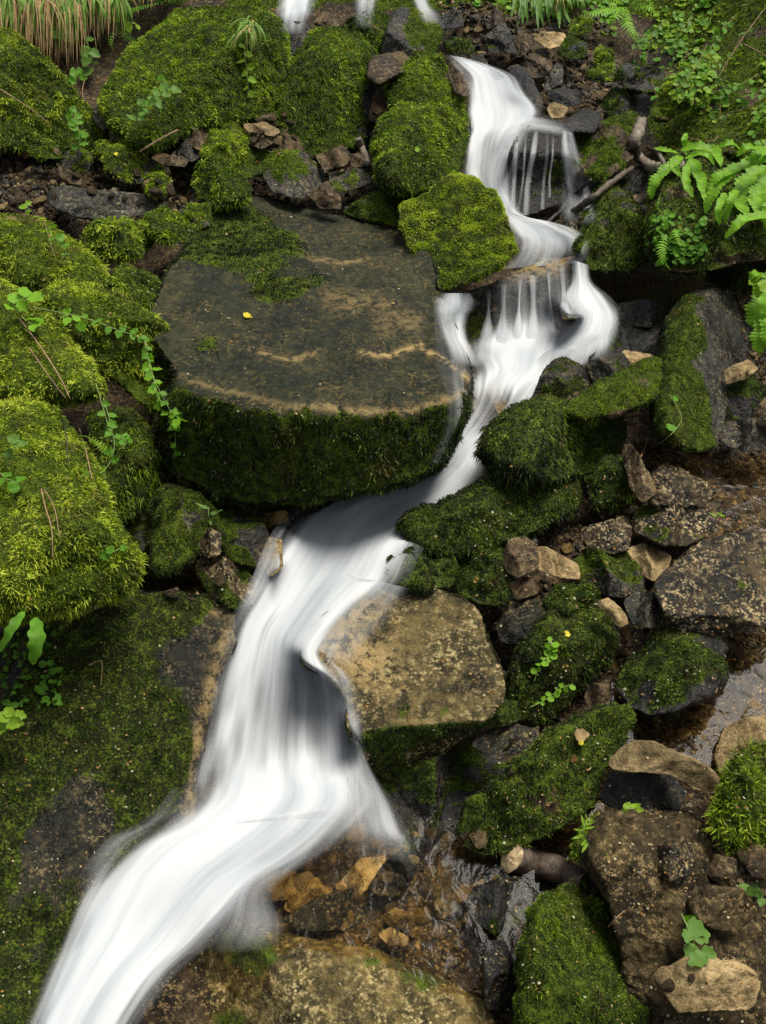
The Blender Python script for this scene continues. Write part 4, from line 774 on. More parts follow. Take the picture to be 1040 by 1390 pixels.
ribbon('stream_water', 'white water at the top fall sliding to the first brink', [
 (604, 74, 640, 80, [0, .3, .4, .3, 0]), (614, 86, 672, 90, [.3, .7, .9, .7, .2]), (628, 104, 700, 104, [.5, .9, .95, .9, .4]), (632, 128, 712, 126, [.6, .9, .9, .95, .6]),
 (630, 152, 728, 152, [.6, 1, 1, 1, .5]), (634, 170, 720, 168, [.5, 1, 1, .8, .1]), (630, 188, 702, 186, [.4, .9, .6, .7, .2]), (626, 212, 694, 212, [.4, .85, .45, .75, .3]), (622, 238, 692, 238, [.4, .8, .45, .7, .3]),
 (632, 258, 698, 268, [.2, .8, .7, .8, .3]), (655, 278, 712, 292, [.1, .7, .8, .9, .4]), (676, 296, 752, 302, [.1, .8, 1, .95, .3]), (688, 314, 785, 314, [.2, .9, 1, .9, .3]), (692, 330, 800, 330, [.2, .7, .8, .55, .2]),
 (684, 350, 800, 346, [.1, .35, .45, .3, .1]), (670, 366, 798, 356, [.05, .2, .3, .2, .1])], sig=4, seed=1)
ribbon('stream_water', 'thin veil of water draped over the wet dark boulder at the right of the top fall', [
 (690, 158, 735, 160, [.3, .7, .6, .3, .0]), (680, 178, 728, 170, [.5, .8, .6, .2, 0]), (668, 205, 712, 200, [.3, .6, .6, .3, 0]), (655, 240, 700, 250, [.2, .55, .6, .4, .1]), (665, 275, 705, 290, [0, .5, .7, .5, 0])], sig=4, seed=2)
ribbon('stream_water', 'narrow side veil falling right of the wet dark boulder', [
 (762, 176, 778, 180, [0, .5, .3, 0]), (760, 205, 786, 208, [.1, .5, .35, .1]), (762, 240, 795, 242, [.1, .4, .35, .1]), (764, 270, 806, 275, [.1, .35, .35, .1]), (758, 288, 808, 292, [0, .2, .2, .1]), (758, 304, 808, 308, [0, 0, 0, 0])], sig=3, seed=3)
# curtain over the ledge
ribbon('stream_water', 'streaked curtain of water pouring over the middle ledge', [
 (650, 384, 792, 350, [0, .05, .08, .1, .1]), (648, 400, 796, 366, [0, .06, .1, .1, .12]), (648, 425, 800, 392, [0, .08, .15, .16, .25]), (645, 448, 812, 420, [.0, .2, .3, .35, .5]), (628, 468, 836, 444, [.3, .75, .7, .75, .7]),
 (624, 484, 842, 468, [.3, .6, .6, .6, .3]), (622, 502, 830, 488, [0, 0, 0, 0, 0])], sig=3, seed=4, thick=.02)
ribbon('stream_water', 'small spout of white water at the left end of the middle ledge', [
 (598, 398, 640, 398, [0, .5, .6, .3, 0]), (592, 410, 646, 410, [.1, .6, .7, .5, 0]), (592, 428, 636, 432, [.05, .3, .5, .7, .1]), (598, 452, 634, 455, [0, .3, .4, .8, .1]), (606, 474, 644, 476, [0, .2, .3, .5, .1]), (610, 496, 654, 498, [0, .0, .0, .0, .0])], sig=3.9, seed=5, off=.06)
ribbon('stream_water', 'foaming cascade on the right side of the middle ledge', [
 (775, 352, 800, 360, [0, .5, .5, 0]), (775, 382, 806, 384, [.2, .7, .6, .1]), (762, 402, 828, 404, [.2, .8, .8, .3]), (775, 430, 842, 428, [.2, .8, .85, .4]), (762, 452, 842, 446, [.3, .9, .85, .3]), (735, 472, 838, 462, [.5, 1, .9, .2]), (650, 490, 822, 482, [.2, .5, .5, .1]), (640, 506, 800, 500, [0, 0, 0, 0])], sig=4, seed=6)
ribbon('stream_water', 'white water running from the middle pool down the lowest streaked fall and out at the bottom left', [
 (622, 462, 835, 452, [0, .1, .15, .1, 0]), (612, 482, 835, 474, [.3, .9, .95, .85, .3]), (632, 500, 802, 500, [.5, .95, .9, 1, .4]), (640, 520, 752, 520, [.4, .8, .8, 1, .6]), (638, 540, 734, 544, [.3, .4, .12, .8, .6]), (626, 565, 714, 572, [.3, .5, .12, .75, .6]),
 (606, 590, 692, 600, [.4, .8, .8, .9, .6]), (578, 612, 672, 624, [.4, .95, 1, .95, .6]), (545, 636, 664, 650, [.4, 1, 1, .95, .5]), (495, 656, 640, 680, [.3, 1, 1, 1, .5]), (440, 676, 592, 712, [.3, .95, 1, 1, .6]),
 (398, 700, 562, 752, [.3, 1, 1, 1, .6]), (372, 735, 542, 795, [.3, .95, 1, 1, .4]), (352, 780, 500, 830, [.4, 1, 1, .9, .3]), (336, 812, 470, 862, [.5, 1, 1, .8, .3]),
 (318, 842, 450, 894, [.4, 1, .9, .8, .5]), (298, 890, 464, 912, [.3, .95, .8, .68, .6]), (284, 930, 476, 935, [.25, .95, .7, .6, .62]), (272, 970, 482, 970, [.2, .95, .66, .58, .62]), (262, 1010, 486, 1010, [.2, .85, .7, .62, .6]),
 (252, 1045, 492, 1045, [.2, .8, .95, .8, .5]), (240, 1080, 505, 1080, [.2, .9, 1, .8, .35]), (205, 1115, 480, 1120, [.15, 1, 1, .7, .1]), (160, 1140, 430, 1165, [.15, 1, 1, .7, 0]), (125, 1180, 370, 1200, [.15, 1, 1, .85, .0]), (100, 1225, 330, 1240, [.15, 1, 1, .9, .1]),
 (80, 1275, 290, 1278, [.15, 1, 1, .9, .1]), (62, 1325, 240, 1318, [.15, 1, 1, .9, .1]), (40, 1380, 200, 1370, [.15, 1, 1, .9, .1]), (10, 1450, 160, 1440, [.15, 1, 1, .9, .1])], sig=6, seed=8, thick=.02)
ribbon('stream_water', 'thin spray of water spreading below the gold-brown boulder', [
 (462, 990, 490, 1010, [0, .2, .2, .1, 0]), (462, 1035, 510, 1050, [.05, .35, .35, .2, 0]), (440, 1075, 540, 1095, [.05, .2, .25, .25, .05]), (430, 1110, 560, 1135, [0, .1, .2, .25, .05]), (430, 1135, 575, 1150, [0, .03, .06, .08, 0]), (430, 1160, 580, 1175, [0, 0, 0, 0, 0])], sig=4, seed=9)
ribbon('stream_water', 'thin film of water running over the head of the gold-brown boulder', [
 (440, 770, 560, 800, [.2, .7, .5, .3, 0]), (420, 800, 530, 840, [.3, .6, .3, .15, 0]), (400, 830, 500, 880, [.4, .5, .25, .1, 0]), (395, 860, 480, 910, [.3, .35, .15, .05, 0])], sig=4, seed=10, thick=.01)
ribbon('stream_water', 'faint film of water sliding off the right corner of the big slab', [
 (585, 400, 612, 410, [0, .15, .15, 0]), (588, 450, 625, 460, [0, .1, .15, .05]), (592, 500, 640, 505, [0, .03, .1, .1]), (606, 540, 640, 550, [0, .05, .15, .15]), (600, 590, 640, 600, [0, .1, .2, .2]), (580, 625, 630, 640, [0, .1, .2, .1])], sig=2, seed=11, thick=.0, off=.006)
ribbon('stream_water', 'milky shallow water fanning out beside the lowest outflow', [
 (300, 1120, 470, 1090, [.5, .5, .3, .1]), (300, 1165, 440, 1150, [.5, .3, .15, .05]), (290, 1210, 380, 1215, [.6, .35, .1, .02]), (250, 1255, 400, 1255, [.4, .25, .15, .05]), (215, 1300, 390, 1290, [0, 0, 0, 0])], sig=6, seed=12, thick=.01)
for lab, rws, sd_ in (('distant small white cascade in the top left corner of the stream', [(376, -20, 440, -20, [.3, .8, .8, .3]), (378, 0, 430, 0, [.3, .8, .9, .3]), (376, 18, 424, 20, [.3, .9, .9, .4]), (374, 32, 418, 30, [.1, .5, .5, .1]), (374, 48, 416, 46, [0, 0, 0, 0])], 13),
                      ('faint distant trickle behind the shaded mossy stone', [(478, -15, 520, -15, [0, .4, .4, 0]), (480, 10, 512, 10, [0, .4, .35, 0]), (478, 26, 510, 26, [0, .15, .15, 0]), (478, 40, 510, 40, [0, 0, 0, 0])], 14),
                      ('short distant white trickle beside the pyramid-shaped boulder', [(556, -12, 580, -12, [0, .6, .6, 0]), (560, 6, 584, 6, [.1, .7, .7, .1]), (568, 20, 596, 20, [.05, .3, .3, .05]), (574, 34, 602, 34, [0, 0, 0, 0])], 15)):
    ribbon('stream_water', lab, rws, sig=2, seed=sd_, thick=.006, off=.008, edge=.9, gain=1.0 if sd_ < 16 else .6)
for k, (xs, ys, wp, fo) in enumerate([([701, 700, 697, 694], [180, 208, 250, 290], 2.4, .4), ([714, 712, 709, 704], [185, 216, 250, 284], 1.3, .3), ([728, 725, 717, 713], [178, 204, 240, 292], 3.0, .35), ([743, 743, 738, 736], [180, 206, 245, 284], 1.8, .3), ([751, 750, 746, 746], [185, 214, 240, 268], 1.1, .3)]):
    ribbon('stream_water', 'thin water threads of uneven width hanging from the wet dark boulder', [(x - wp * (1 + .5 * (q % 2)), y, x + wp * (1 + .3 * q), y, [0, fo * (.2, 1, .8, .5)[q], fo * (.2, 1, .7, .4)[q], 0]) for q, (x, y) in enumerate(zip(xs, ys))], sig=2, seed=20 + k, thick=.006, edge=.3)

ribbon('stream_water', 'level lip of white water above the wet dark boulder', [(640, 156, 640, 178, [0, .8, .8, 0]), (680, 154, 680, 182, [.05, .8, .75, .1]), (718, 154, 722, 184, [.0, .5, .5, .05]), (748, 158, 750, 186, [.0, .3, .35, 0]), (780, 164, 780, 190, [0, 0, 0, 0])], sig=3, seed=40, thick=.02)
for k, (x0, y0, x1, y1, w0, w1, fo) in enumerate([(664, 392, 662, 462, 3, 9, .5), (684, 386, 681, 468, 5, 13, .6), (706, 380, 702, 462, 3, 10, .55), (724, 374, 723, 466, 6, 14, .6), (745, 368, 748, 458, 3, 10, .5), (763, 362, 768, 440, 5, 11, .6)]):
    ribbon('stream_water', 'fine white strands dropping over the dark middle ledge', [(x0 - w0, y0, x0 + w0, y0, [0, fo * .3, fo * .3, 0]), ((x0 + x1) / 2 - w0, (y0 + y1) / 2, (x0 + x1) / 2 + w0, (y0 + y1) / 2, [.05, fo, fo * .9, .05]), (x1 - w1, y1 - 12, x1 + w1, y1 - 12, [.1, .75, .75, .1]), (x1 - w1 * 1.3, y1 + 8, x1 + w1 * 1.3, y1 + 8, [0, .4, .4, 0])], sig=2, seed=50 + k, thick=.012, off=.03)
# ------------------------------------------------------------ loose stones
def pebble_mesh(kind, seed):
    rng = np.random.default_rng(seed); ns, nr = 22, 13
    ph = np.linspace(0, math.pi, nr + 2)[1:-1]; th = np.arange(ns) * 2 * math.pi / ns
    V = np.concatenate([[[0, 0, 1]], np.stack([np.outer(np.sin(ph), np.cos(th)).ravel(), np.outer(np.sin(ph), np.sin(th)).ravel(), np.repeat(np.cos(ph), ns)], 1), [[0, 0, -1]]])
    for k in range(8):
        n_ = norm(rng.normal(size=3)); d_ = rng.uniform(0.45, 0.8); ex = np.clip(V @ n_ - d_, 0, None); V = V - ex[:, None] * n_ * 0.95
    V = V * np.array([1, rng.uniform(0.6, 0.95), rng.uniform(0.4, 0.7)]); V = V + V * (0.12 * fbm(V, 2.2, 3, seed))[:, None]
    idx = 1 + np.arange(nr * ns).reshape(nr, ns); nx = np.roll(idx, -1, 1)
    Q = np.stack([idx[:-1], idx[1:], nx[1:], nx[:-1]], -1).reshape(-1, 4)
    T = np.concatenate([np.stack([np.zeros(ns, int), idx[0], nx[0]], 1), np.stack([np.full(ns, len(V) - 1), nx[-1], idx[-1]], 1)])
    return V, Q, T, kind
PM = {}
def pmesh(kind, k):
    if (kind, k) not in PM:
        V, Q, T, _ = pebble_mesh(kind, 100 + k * 13 + len(kind)); PM[(kind, k)] = mesh_from('stone', V * 0.5, [Q, T], M[kind], {'moss': np.zeros(len(V))})
    return PM[(kind, k)]
def gnormal(px, py):
    a = surf(px + 6, py); b = surf(px - 6, py); c = surf(px, py - 6); d = surf(px, py + 6); n_ = norm(np.cross(a - b, c - d)); n_ = norm(n_ + SN * 0.8)
    return n_
def zone(label, group, poly, n, smin, smax, kinds, seed, sink=0.25, only_ground=False, gap=0.55):
    rng = np.random.default_rng(seed); P = np.array(poly, float); got = []; tries = 0
    while len(got) < n and tries < 6000:
        tries += 1
        x, y = rng.uniform(P[:, 0].min(), P[:, 0].max()), rng.uniform(P[:, 1].min(), P[:, 1].max())
        if not inpoly(x, y, poly): continue
        if only_ground and OW[int((y + 60) / 4), int((x + 80) / 4)] != 0: continue
        s = smin + (smax - smin) * rng.random() ** 1.6
        if any((x - a) ** 2 + ((y - b) * 1.3) ** 2 < (gap * (s + c)) ** 2 for a, b, c in got): continue
        got.append((x, y, s))
        dep = float(bil(D, x, y)); sm = s * dep / FPX; n_ = Vector(gnormal(x, y))
        p = pt(x, y, dep) + np.array(n_) * sm * (0.5 * 0.55 - sink * 0.5)
        kk = kinds[rng.integers(len(kinds))]; o = link('stone', pmesh(kk, int(rng.integers(4))), None, p)
        lab_ = label.replace('small ', '').replace('stone', {'earth': 'earth-brown', 'dark': 'black', 'brown': 'brown', 'tan': 'tan', 'orange': 'rusty orange', 'grey': 'grey'}[kk] + ' stone', 1).replace('brown angular brown', 'angular brown'); lab_ = ('tiny ' if s < smin + (smax - smin) * .3 else 'fist-sized ' if s > smin + (smax - smin) * .65 else 'small ') + lab_
        q = n_.to_track_quat('Z', 'Y'); e = Vector((rng.normal() * 0.3, rng.normal() * 0.3, 1)).to_track_quat('Z', 'Y')
        from mathutils import Quaternion
        o.rotation_mode = 'QUATERNION'; o.rotation_quaternion = q @ Quaternion((0, 0, 1), rng.uniform(0, 6.28)) @ e
        o.scale = (sm * 1.15, sm * 1.15, sm * rng.uniform(0.8, 1.2)); tag(o, lab_, 'stone', group)
zone('small stone in the rubble left of the long grey slab', 'rubble at the left edge', [(-10, 205), (80, 205), (85, 255), (60, 300), (-10, 300)], 34, 10, 34, ['brown', 'tan', 'brown', 'tan'], 1)
zone('small stone in the rubble between the long grey slab and the slanting moss-topped stone', 'rubble above the long slab', [(90, 225), (240, 235), (260, 280), (230, 290), (120, 262)], 26, 9, 24, ['brown', 'grey', 'brown', 'tan'], 2)
zone('small loose stone under the domed moss boulder', 'stones under the domed boulder', [(325, 150), (400, 150), (410, 205), (360, 215), (320, 190)], 12, 8, 20, ['brown', 'tan', 'brown'], 3, only_ground=False)
zone('small stone in the gravel beside the top fall', 'gravel stones beside the top fall', [(690, 80), (800, 85), (800, 150), (740, 160)], 22, 7, 20, ['brown', 'tan', 'grey', 'brown'], 4, only_ground=True)
zone('small stone in the stream head at the very top', 'stones at the stream head', [(600, 5), (720, 5), (730, 80), (640, 75)], 22, 7, 22, ['brown', 'grey', 'tan', 'dark'], 5, only_ground=True)
zone('small stone above the big slab', 'stones above the big slab', [(400, 195), (500, 205), (510, 285), (430, 290), (340, 262)], 12, 8, 20, ['brown', 'tan', 'grey'], 6, only_ground=True)
zone('small wet stone below the wet boulder of the top fall', 'stones below the top fall', [(690, 280), (800, 280), (805, 322), (750, 322)], 13, 8, 20, ['orange', 'brown', 'tan'], 7, only_ground=True)
zone('small wet stone wedged in the right rubble', 'small stones in the right rubble', [(675, 700), (860, 690), (900, 800), (850, 960), (690, 900)], 32, 8, 28, ['brown', 'orange', 'dark', 'brown'], 8, only_ground=True)
zone('small stone on the bed of the lower pool', 'stones on the bed of the lower pool', [(560, 1130), (640, 1120), (700, 1180), (640, 1300), (440, 1290), (480, 1210)], 34, 14, 44, ['tan', 'tan', 'brown', 'orange'], 9, sink=.55, gap=.45)
zone('blurred stone under the spray of the lowest fall', 'stones under the spray of the lowest fall', [(320, 1120), (480, 1080), (520, 1150), (470, 1230), (330, 1240)], 12, 18, 50, ['orange', 'tan', 'tan'], 10, sink=.4)
zone('flat stone on the bed of the right side pool', 'flat stones in the right side pool', [(880, 600), (1045, 615), (1045, 720), (960, 690)], 20, 12, 36, ['earth', 'brown', 'earth'], 11, sink=.65, only_ground=True)
zone('small stone in the side pool below the tan-patched boulder', 'stones in the lower side pool', [(850, 960), (980, 930), (1045, 900), (1045, 980), (960, 1030), (870, 1010)], 16, 10, 30, ['brown', 'tan', 'earth'], 12, sink=.5, only_ground=True)
zone('small rounded stone in the little pool left of the lowest fall', 'stones in the little left pool', [(190, 775), (300, 770), (310, 815), (200, 815)], 9, 10, 26, ['earth', 'tan', 'brown'], 13, sink=.4)
zone('small stone on the bare earth in the lower right', 'stones on the lower right earth', [(880, 1100), (1045, 1150), (1045, 1390), (900, 1390)], 14, 8, 26, ['brown', 'tan', 'earth'], 14)
zone('small pale stone beside the tall smooth boulder', 'gravel at the right edge', [(1000, 425), (1045, 425), (1045, 520), (1000, 500)], 12, 7, 18, ['tan', 'brown'], 15)
# gravel nobody could count
def gravel(label, polys, n, smin, smax, kind, seed):
    rng = np.random.default_rng(seed); VV = []; QQ = []; TT = []; o = 0
    bases = [pebble_mesh(kind, 300 + k) for k in range(5)]
    # coarse copies: every second ring would do, the stones are a few pixels
    for poly, m_ in polys:
        P = np.array(poly, float)
        for _ in range(m_):
            x, y = rng.uniform(P[:, 0].min(), P[:, 0].max()), rng.uniform(P[:, 1].min(), P[:, 1].max())
            if not inpoly(x, y, poly) or OW[int((y + 60) / 4), int((x + 80) / 4)] != 0: continue
            s = smin + (smax - smin) * rng.random() ** 2; dep = float(bil(D, x, y)); sm = s * dep / FPX
            V, Q, T, _ = bases[rng.integers(5)]; A = np.linalg.qr(rng.normal(size=(3, 3)))[0]
            VV.append((V * 0.5 * sm) @ A.T + pt(x, y, dep)); QQ.append(Q + o); TT.append(T + o); o += len(V)
    V = np.concatenate(VV); ob = link('gravel', mesh_from('gravel', V, [np.concatenate(QQ), np.concatenate(TT)], M[kind], {'moss': np.zeros(len(V))})); tag(ob, label, None, None, 'stuff')
allp = [([(-10, 200), (260, 210), (280, 300), (-10, 305)], 800), ([(590, 0), (830, 20), (830, 160), (640, 90)], 500), ([(330, 150), (520, 150), (520, 290), (330, 270)], 250), ([(680, 280), (900, 260), (900, 340), (690, 330)], 150),
        ([(660, 620), (1045, 600), (1045, 1030), (660, 1000)], 900), ([(540, 1100), (740, 1100), (740, 1380), (450, 1380)], 700), ([(850, 1080), (1045, 1080), (1045, 1390), (850, 1390)], 400), ([(150, 640), (400, 660), (380, 830), (170, 830)], 350), ([(980, 400), (1045, 400), (1045, 560), (980, 560)], 200)]
gravel('fine brown gravel filling the gaps between the stones', allp, 0, 4, 17, 'brown', 31)
gravel('fine rusty tan gravel scattered along the stream bed', allp, 0, 4, 11, 'tan', 32)
gravel('dark wet gravel filling the deeper gaps between the stones', allp, 0, 5, 18, 'grey', 33)
# ------------------------------------------------------------ plants and wood
def spl(P, n):
    P = np.array(P, float)
    if len(P) == 2: return P[0] + (P[1] - P[0]) * np.linspace(0, 1, n)[:, None]
    t = np.linspace(0, len(P) - 1, n); i = np.clip(t.astype(int), 0, len(P) - 2); u = (t - i)[:, None]
    g = lambda k: P[np.clip(k, 0, len(P) - 1)]
    a, b, c, d = g(i - 1), g(i), g(i + 1), g(i + 2)
    return 0.5 * (2 * b + (c - a) * u + (2 * a - 5 * b + 4 * c - d) * u**2 + (3 * b - 3 * c + d - a) * u**3)
def path(pp, lift=0.03, n=20, arch=0.05):
    """pixels -> a curve that leaves the surface at its first point"""
    pp = np.array(pp, float); d0 = float(bil(lmin_D, pp[0, 0], pp[0, 1])); s = np.linspace(0, 1, len(pp))
    dd = d0 - lift - arch * np.sin(s * math.pi * 0.8)
    dd = np.minimum(dd, bil(lmin_D, pp[:, 0], pp[:, 1]) - 0.012)
    return spl(pt(pp[:, 0], pp[:, 1], dd), n)
lmin_D = lmin(D, 1)
def hugging(pp, lift=0.01, n=30):
    q = spl([(a, b, 0) for a, b in pp], n)[:, :2]; dd = bil(blur(lmin_D, 1), q[:, 0], q[:, 1]); g = np.ones(5) / 5
    dd = np.convolve(np.pad(dd, 2, 'edge'), g, 'valid'); dd = np.minimum(dd, bil(D, q[:, 0], q[:, 1])) - lift
    return pt(q[:, 0], q[:, 1], dd)
def frame(C):
    T = norm(np.gradient(C, axis=0)); v = norm(CAM - C); up = norm(v * 0.6 + np.array([0, 0, 0.8]))
    Sd = norm(np.cross(T, up)); Nn = norm(np.cross(Sd, T)); return T, Sd, Nn
def tube(C, r0, r1, ns=8, bumpy=0.0, seed=0, cap=True):
    T, Sd, Nn = frame(C); n = len(C); r = np.linspace(r0, r1, n)[:, None]; V = []
    for k in range(ns):
        a = 2 * math.pi * k / ns; V.append(C + (Sd * math.cos(a) + Nn * math.sin(a)) * r)
    V = np.stack(V, 1).reshape(-1, 3)
    if bumpy: V = V + (V - np.repeat(C, ns, 0)) * (bumpy * fbm(V, 9 / max(r0 * 10, .1), 3, seed))[:, None]
    i = np.arange(n * ns).reshape(n, ns); j = np.roll(i, -1, 1)
    F = np.stack([i[:-1], j[:-1], j[1:], i[1:]], -1).reshape(-1, 4); fs = [F]
    if cap:
        V = np.concatenate([V, [C[0], C[-1]]]); m = n * ns
        fs.append(np.concatenate([np.stack([np.full(ns, m), j[0], i[0]], 1), np.stack([np.full(ns, m + 1), i[-1], j[-1]], 1)]))
    return V, fs
def put_mesh(name, V, F, mat, parent=None, origin=None):
    origin = V[0] if origin is None else origin
    return link(name, mesh_from(name, V - origin, F, mat, smooth=True), parent, None if parent is not None else origin)
def strap(C, w, wavy=0.12, fold=0.25, seed=0, profile='strap'):
    n = len(C); s = np.linspace(0, 1, n); T, Sd, Nn = frame(C)
    pr = {'strap': np.clip(s * 6 + 0.25, 0, 1) * np.clip((1 - s) * 3.2, 0.02, 1) ** 0.7, 'oval': np.sin(np.pi * np.clip(s * 0.97 + 0.02, 0, 1)) ** 0.7}[profile]
    rng = np.random.default_rng(seed); ph = rng.uniform(0, 6); cols = np.array([-1, -0.5, 0, 0.5, 1.0]); V = []
    for c in cols:
        wv = wavy * np.sin(s * 26 + ph + c) * abs(c)
        if n > 60: wv = wv + (0.3 * ((s * 17 + ph) % 1.0) - 0.15) * (abs(c) > .9)
        V.append(C + Sd * (c * w / 2 * pr * (1 + 1.2 * wv))[:, None] + Nn * (abs(c) * w / 2 * fold * pr + w * wv * pr * 0.5)[:, None])
    V = np.stack(V, 1).reshape(-1, 3); i = np.arange(n * 5).reshape(n, 5)
    return V, [np.stack([i[:-1, :-1], i[:-1, 1:], i[1:, 1:], i[1:, :-1]], -1).reshape(-1, 4)]
def fern_geo(C, w, npair=18, seed=0):
    n = len(C); T, Sd, Nn = frame(C); rng = np.random.default_rng(seed); VV, FF = tube(C, 0.0014, 0.0006, 4, cap=False); VV = [VV]; F4 = [FF[0]]; o = len(VV[0]); F3 = []
    for k in range(npair):
        s = 0.08 + 0.92 * k / npair; f = s * (n - 1); i = min(int(f), n - 2); c = C[i] + (C[i + 1] - C[i]) * (f - i)
        ln = w / 2 * (min(1, s * 4.5) * (1 - s) ** 0.75 * 1.15 + 0.06)
        for sg in (-1, 1):
            d = norm(Sd[i] * sg + T[i] * 0.42 + Nn[i] * rng.uniform(-0.1, 0.15)); q = norm(np.cross(Nn[i], d)); m = 7
            ss = np.linspace(0, 1, m); cw = ln * 0.17 * (1 - ss) ** 0.6 * (1 + 0.35 * (np.arange(m) % 2)); cc = c + np.outer(ss * ln, d) - np.outer(ss**2 * ln * 0.18, [0, 0, 1])
            V = np.stack([cc - q * cw[:, None], cc + Nn[i] * 0.0008, cc + q * cw[:, None]], 1).reshape(-1, 3); a = np.arange(m * 3).reshape(m, 3) + o
            F4.append(np.stack([a[:-1, :-1], a[:-1, 1:], a[1:, 1:], a[1:, :-1]], -1).reshape(-1, 4)); VV.append(V); o += len(V)
    return np.concatenate(VV), [np.concatenate(F4)]
def leaf_shape(kind, L_, rng):
    """one leaf lying along +x, midrib folded, lobed or oval"""
    m = 13; s = np.linspace(0, 1, m)
    if kind == 'oval': wd = np.sin(np.pi * s ** 0.8) * 0.36
    elif kind == 'round': wd = np.sqrt(np.clip(1 - (2 * s - 1) ** 2, 0, 1)) * 0.48
    elif kind == 'lobed': wd = np.sin(np.pi * s ** 0.75) * 0.34 + 0.13 * np.abs(np.sin(s * np.pi * 2.5)) * (s < 0.98)
    else: wd = np.sin(np.pi * s ** 0.7) * 0.12
    wd[-1] = 0; z = -0.18 * s ** 2; bend = rng.uniform(0.05, 0.3)
    V = np.stack([np.stack([s, c * wd, z + abs(c) * wd * bend + 0.03 * np.sin(s * 9 + c)], 1) for c in (-1, -0.5, 0, 0.5, 1)], 1).reshape(-1, 3) * L_
    i = np.arange(m * 5).reshape(m, 5); return V, np.stack([i[:-1, :-1], i[:-1, 1:], i[1:, 1:], i[1:, :-1]], -1).reshape(-1, 4)
LEAFME = {}
def leafme(kind, k, mat):
    key = (kind, k, mat)
    if key not in LEAFME:
        V, F = leaf_shape(kind, 1.0, np.random.default_rng(500 + k)); LEAFME[key] = mesh_from('leaf', V, F, LM[mat])
    return LEAFME[key]
def orient(d, n_):
    d = norm(d); n_ = norm(n_ - (n_ @ d) * d); s = np.cross(n_, d)
    from mathutils import Matrix
    return Matrix((d, s, n_)).transposed().to_quaternion()
def put_leaf(p, d, n_, size, kind='oval', mat='leaf', parent=None, porg=None, rng=random):
    o = link('leaf', leafme(kind, rng.randrange(3), mat), parent, p if porg is None else p - porg)
    o.rotation_mode = 'QUATERNION'; o.rotation_quaternion = orient(d, n_); o.scale = (size,) * 3; return o
def plant(name, label, cat, p, group=None):
    o = link(name, None, None, p); tag(o, label, cat, group); return o
CVIEW = norm(-FWD + np.array([0, 0, 0.7]))
def rdir(rng): return norm(rng.normal(size=3) * np.array([1, 0.5, 0.6]))
def sprig(name, label, cat, stempx, nleaf, lsize_px, kind='oval', mat='leaf', lift=0.03, smat='green', r=0.0016, hug=False, seed=0, start=0.15, group=None):
    rng = np.random.default_rng(seed + 900); C = hugging(stempx, lift) if hug else path(stempx, lift, 24)
    root = plant(name, label, cat, C[0], group); V, F = tube(C, r, r * 0.5, 5, cap=False); put_mesh('stem', V, F, WM[smat], root, C[0])
    T, Sd, Nn = frame(C); random.seed(seed)
    for k in range(nleaf):
        s = start + (1 - start) * (k + 0.5) / nleaf; i = min(len(C) - 1, int(s * (len(C) - 1))); dep = (C[i] - CAM) @ FWD
        d = norm(Sd[i] * (1 if k % 2 else -1) + T[i] * 0.5 + rng.normal(size=3) * 0.35); nn = norm(CVIEW + rng.normal(size=3) * 0.35)
        put_leaf(C[i], d, nn, lsize_px * dep / FPX * rng.uniform(0.7, 1.25), kind, mat, root, C[0])
    return root
def ferns(name, label, cat, fr, typ='strap', mat='fern', lift=0.06, arch=0.06):
    C0 = path(fr[0][0], lift, 22, arch); root = plant(name, label, cat, C0[0])
    for k, (pp, wpx) in enumerate(fr):
        C = path(pp, lift + 0.006 * k, 84 if typ == 'strap' and wpx > 7 else 26, arch); dep = (C[len(C) // 2] - CAM) @ FWD; w_ = wpx * dep / FPX
        V, F = strap(C, w_, seed=k) if typ == 'strap' else (strap(C, w_, seed=k, profile='oval') if typ == 'oval' else fern_geo(C, w_, seed=k, npair=max(10, int(np.linalg.norm(np.diff(np.array(pp, float), axis=0), axis=1).sum() / 3.6))))
        put_mesh('frond', V, F, LM[mat], root, C0[0])
    return root
ferns('strap_fern', 'glossy strap-leaved fern arching over the mossy bank block on the right', 'fern', [([(925, 215), (905, 229), (888, 249), (884, 270)], 15), ([(937, 215), (946, 232), (956, 257), (959, 276)], 15), ([(934, 222), (931, 246), (941, 268)], 11), ([(931, 210), (929, 192), (932, 180)], 8),
  ([(920, 208), (905, 204), (888, 201)], 9), ([(925, 203), (946, 199), (970, 205), (979, 226)], 15), ([(930, 215), (950, 208), (962, 212), (970, 225)], 10), ([(925, 212), (915, 225), (925, 240)], 12)], lift=0.10)
ferns('strap_fern', 'larger strap-leaved fern with broad wavy fronds at the right edge', 'fern', [([(1030, 215), (993, 234), (968, 262), (957, 290)], 16), ([(1040, 225), (1015, 246), (1005, 270), (1014, 292)], 26), ([(1045, 215), (1010, 225), (975, 240), (958, 262)], 15), ([(1050, 235), (1030, 262), (1028, 290)], 24),
  ([(1000, 258), (992, 272), (984, 300)], 11), ([(985, 262), (976, 282), (977, 306)], 10), ([(1005, 204), (992, 194), (975, 200)], 12), ([(1035, 205), (1015, 200), (1000, 212)], 13), ([(1060, 290), (1015, 296), (1000, 306), (984, 324)], 15), ([(1050, 200), (1030, 210), (1012, 228)], 18), ([(1055, 250), (1048, 280), (1040, 310)], 22)], lift=0.12)
ferns('strap_fern', 'bright green leaf cluster hanging at the right edge beside the brown square rock', 'fern', [([(1050, 395), (1030, 415), (1022, 445)], 28), ([(1050, 420), (1035, 450), (1030, 480)], 26), ([(1045, 380), (1025, 372), (1018, 380)], 12), ([(1060, 400), (1045, 440), (1045, 470)], 24)], lift=0.15)
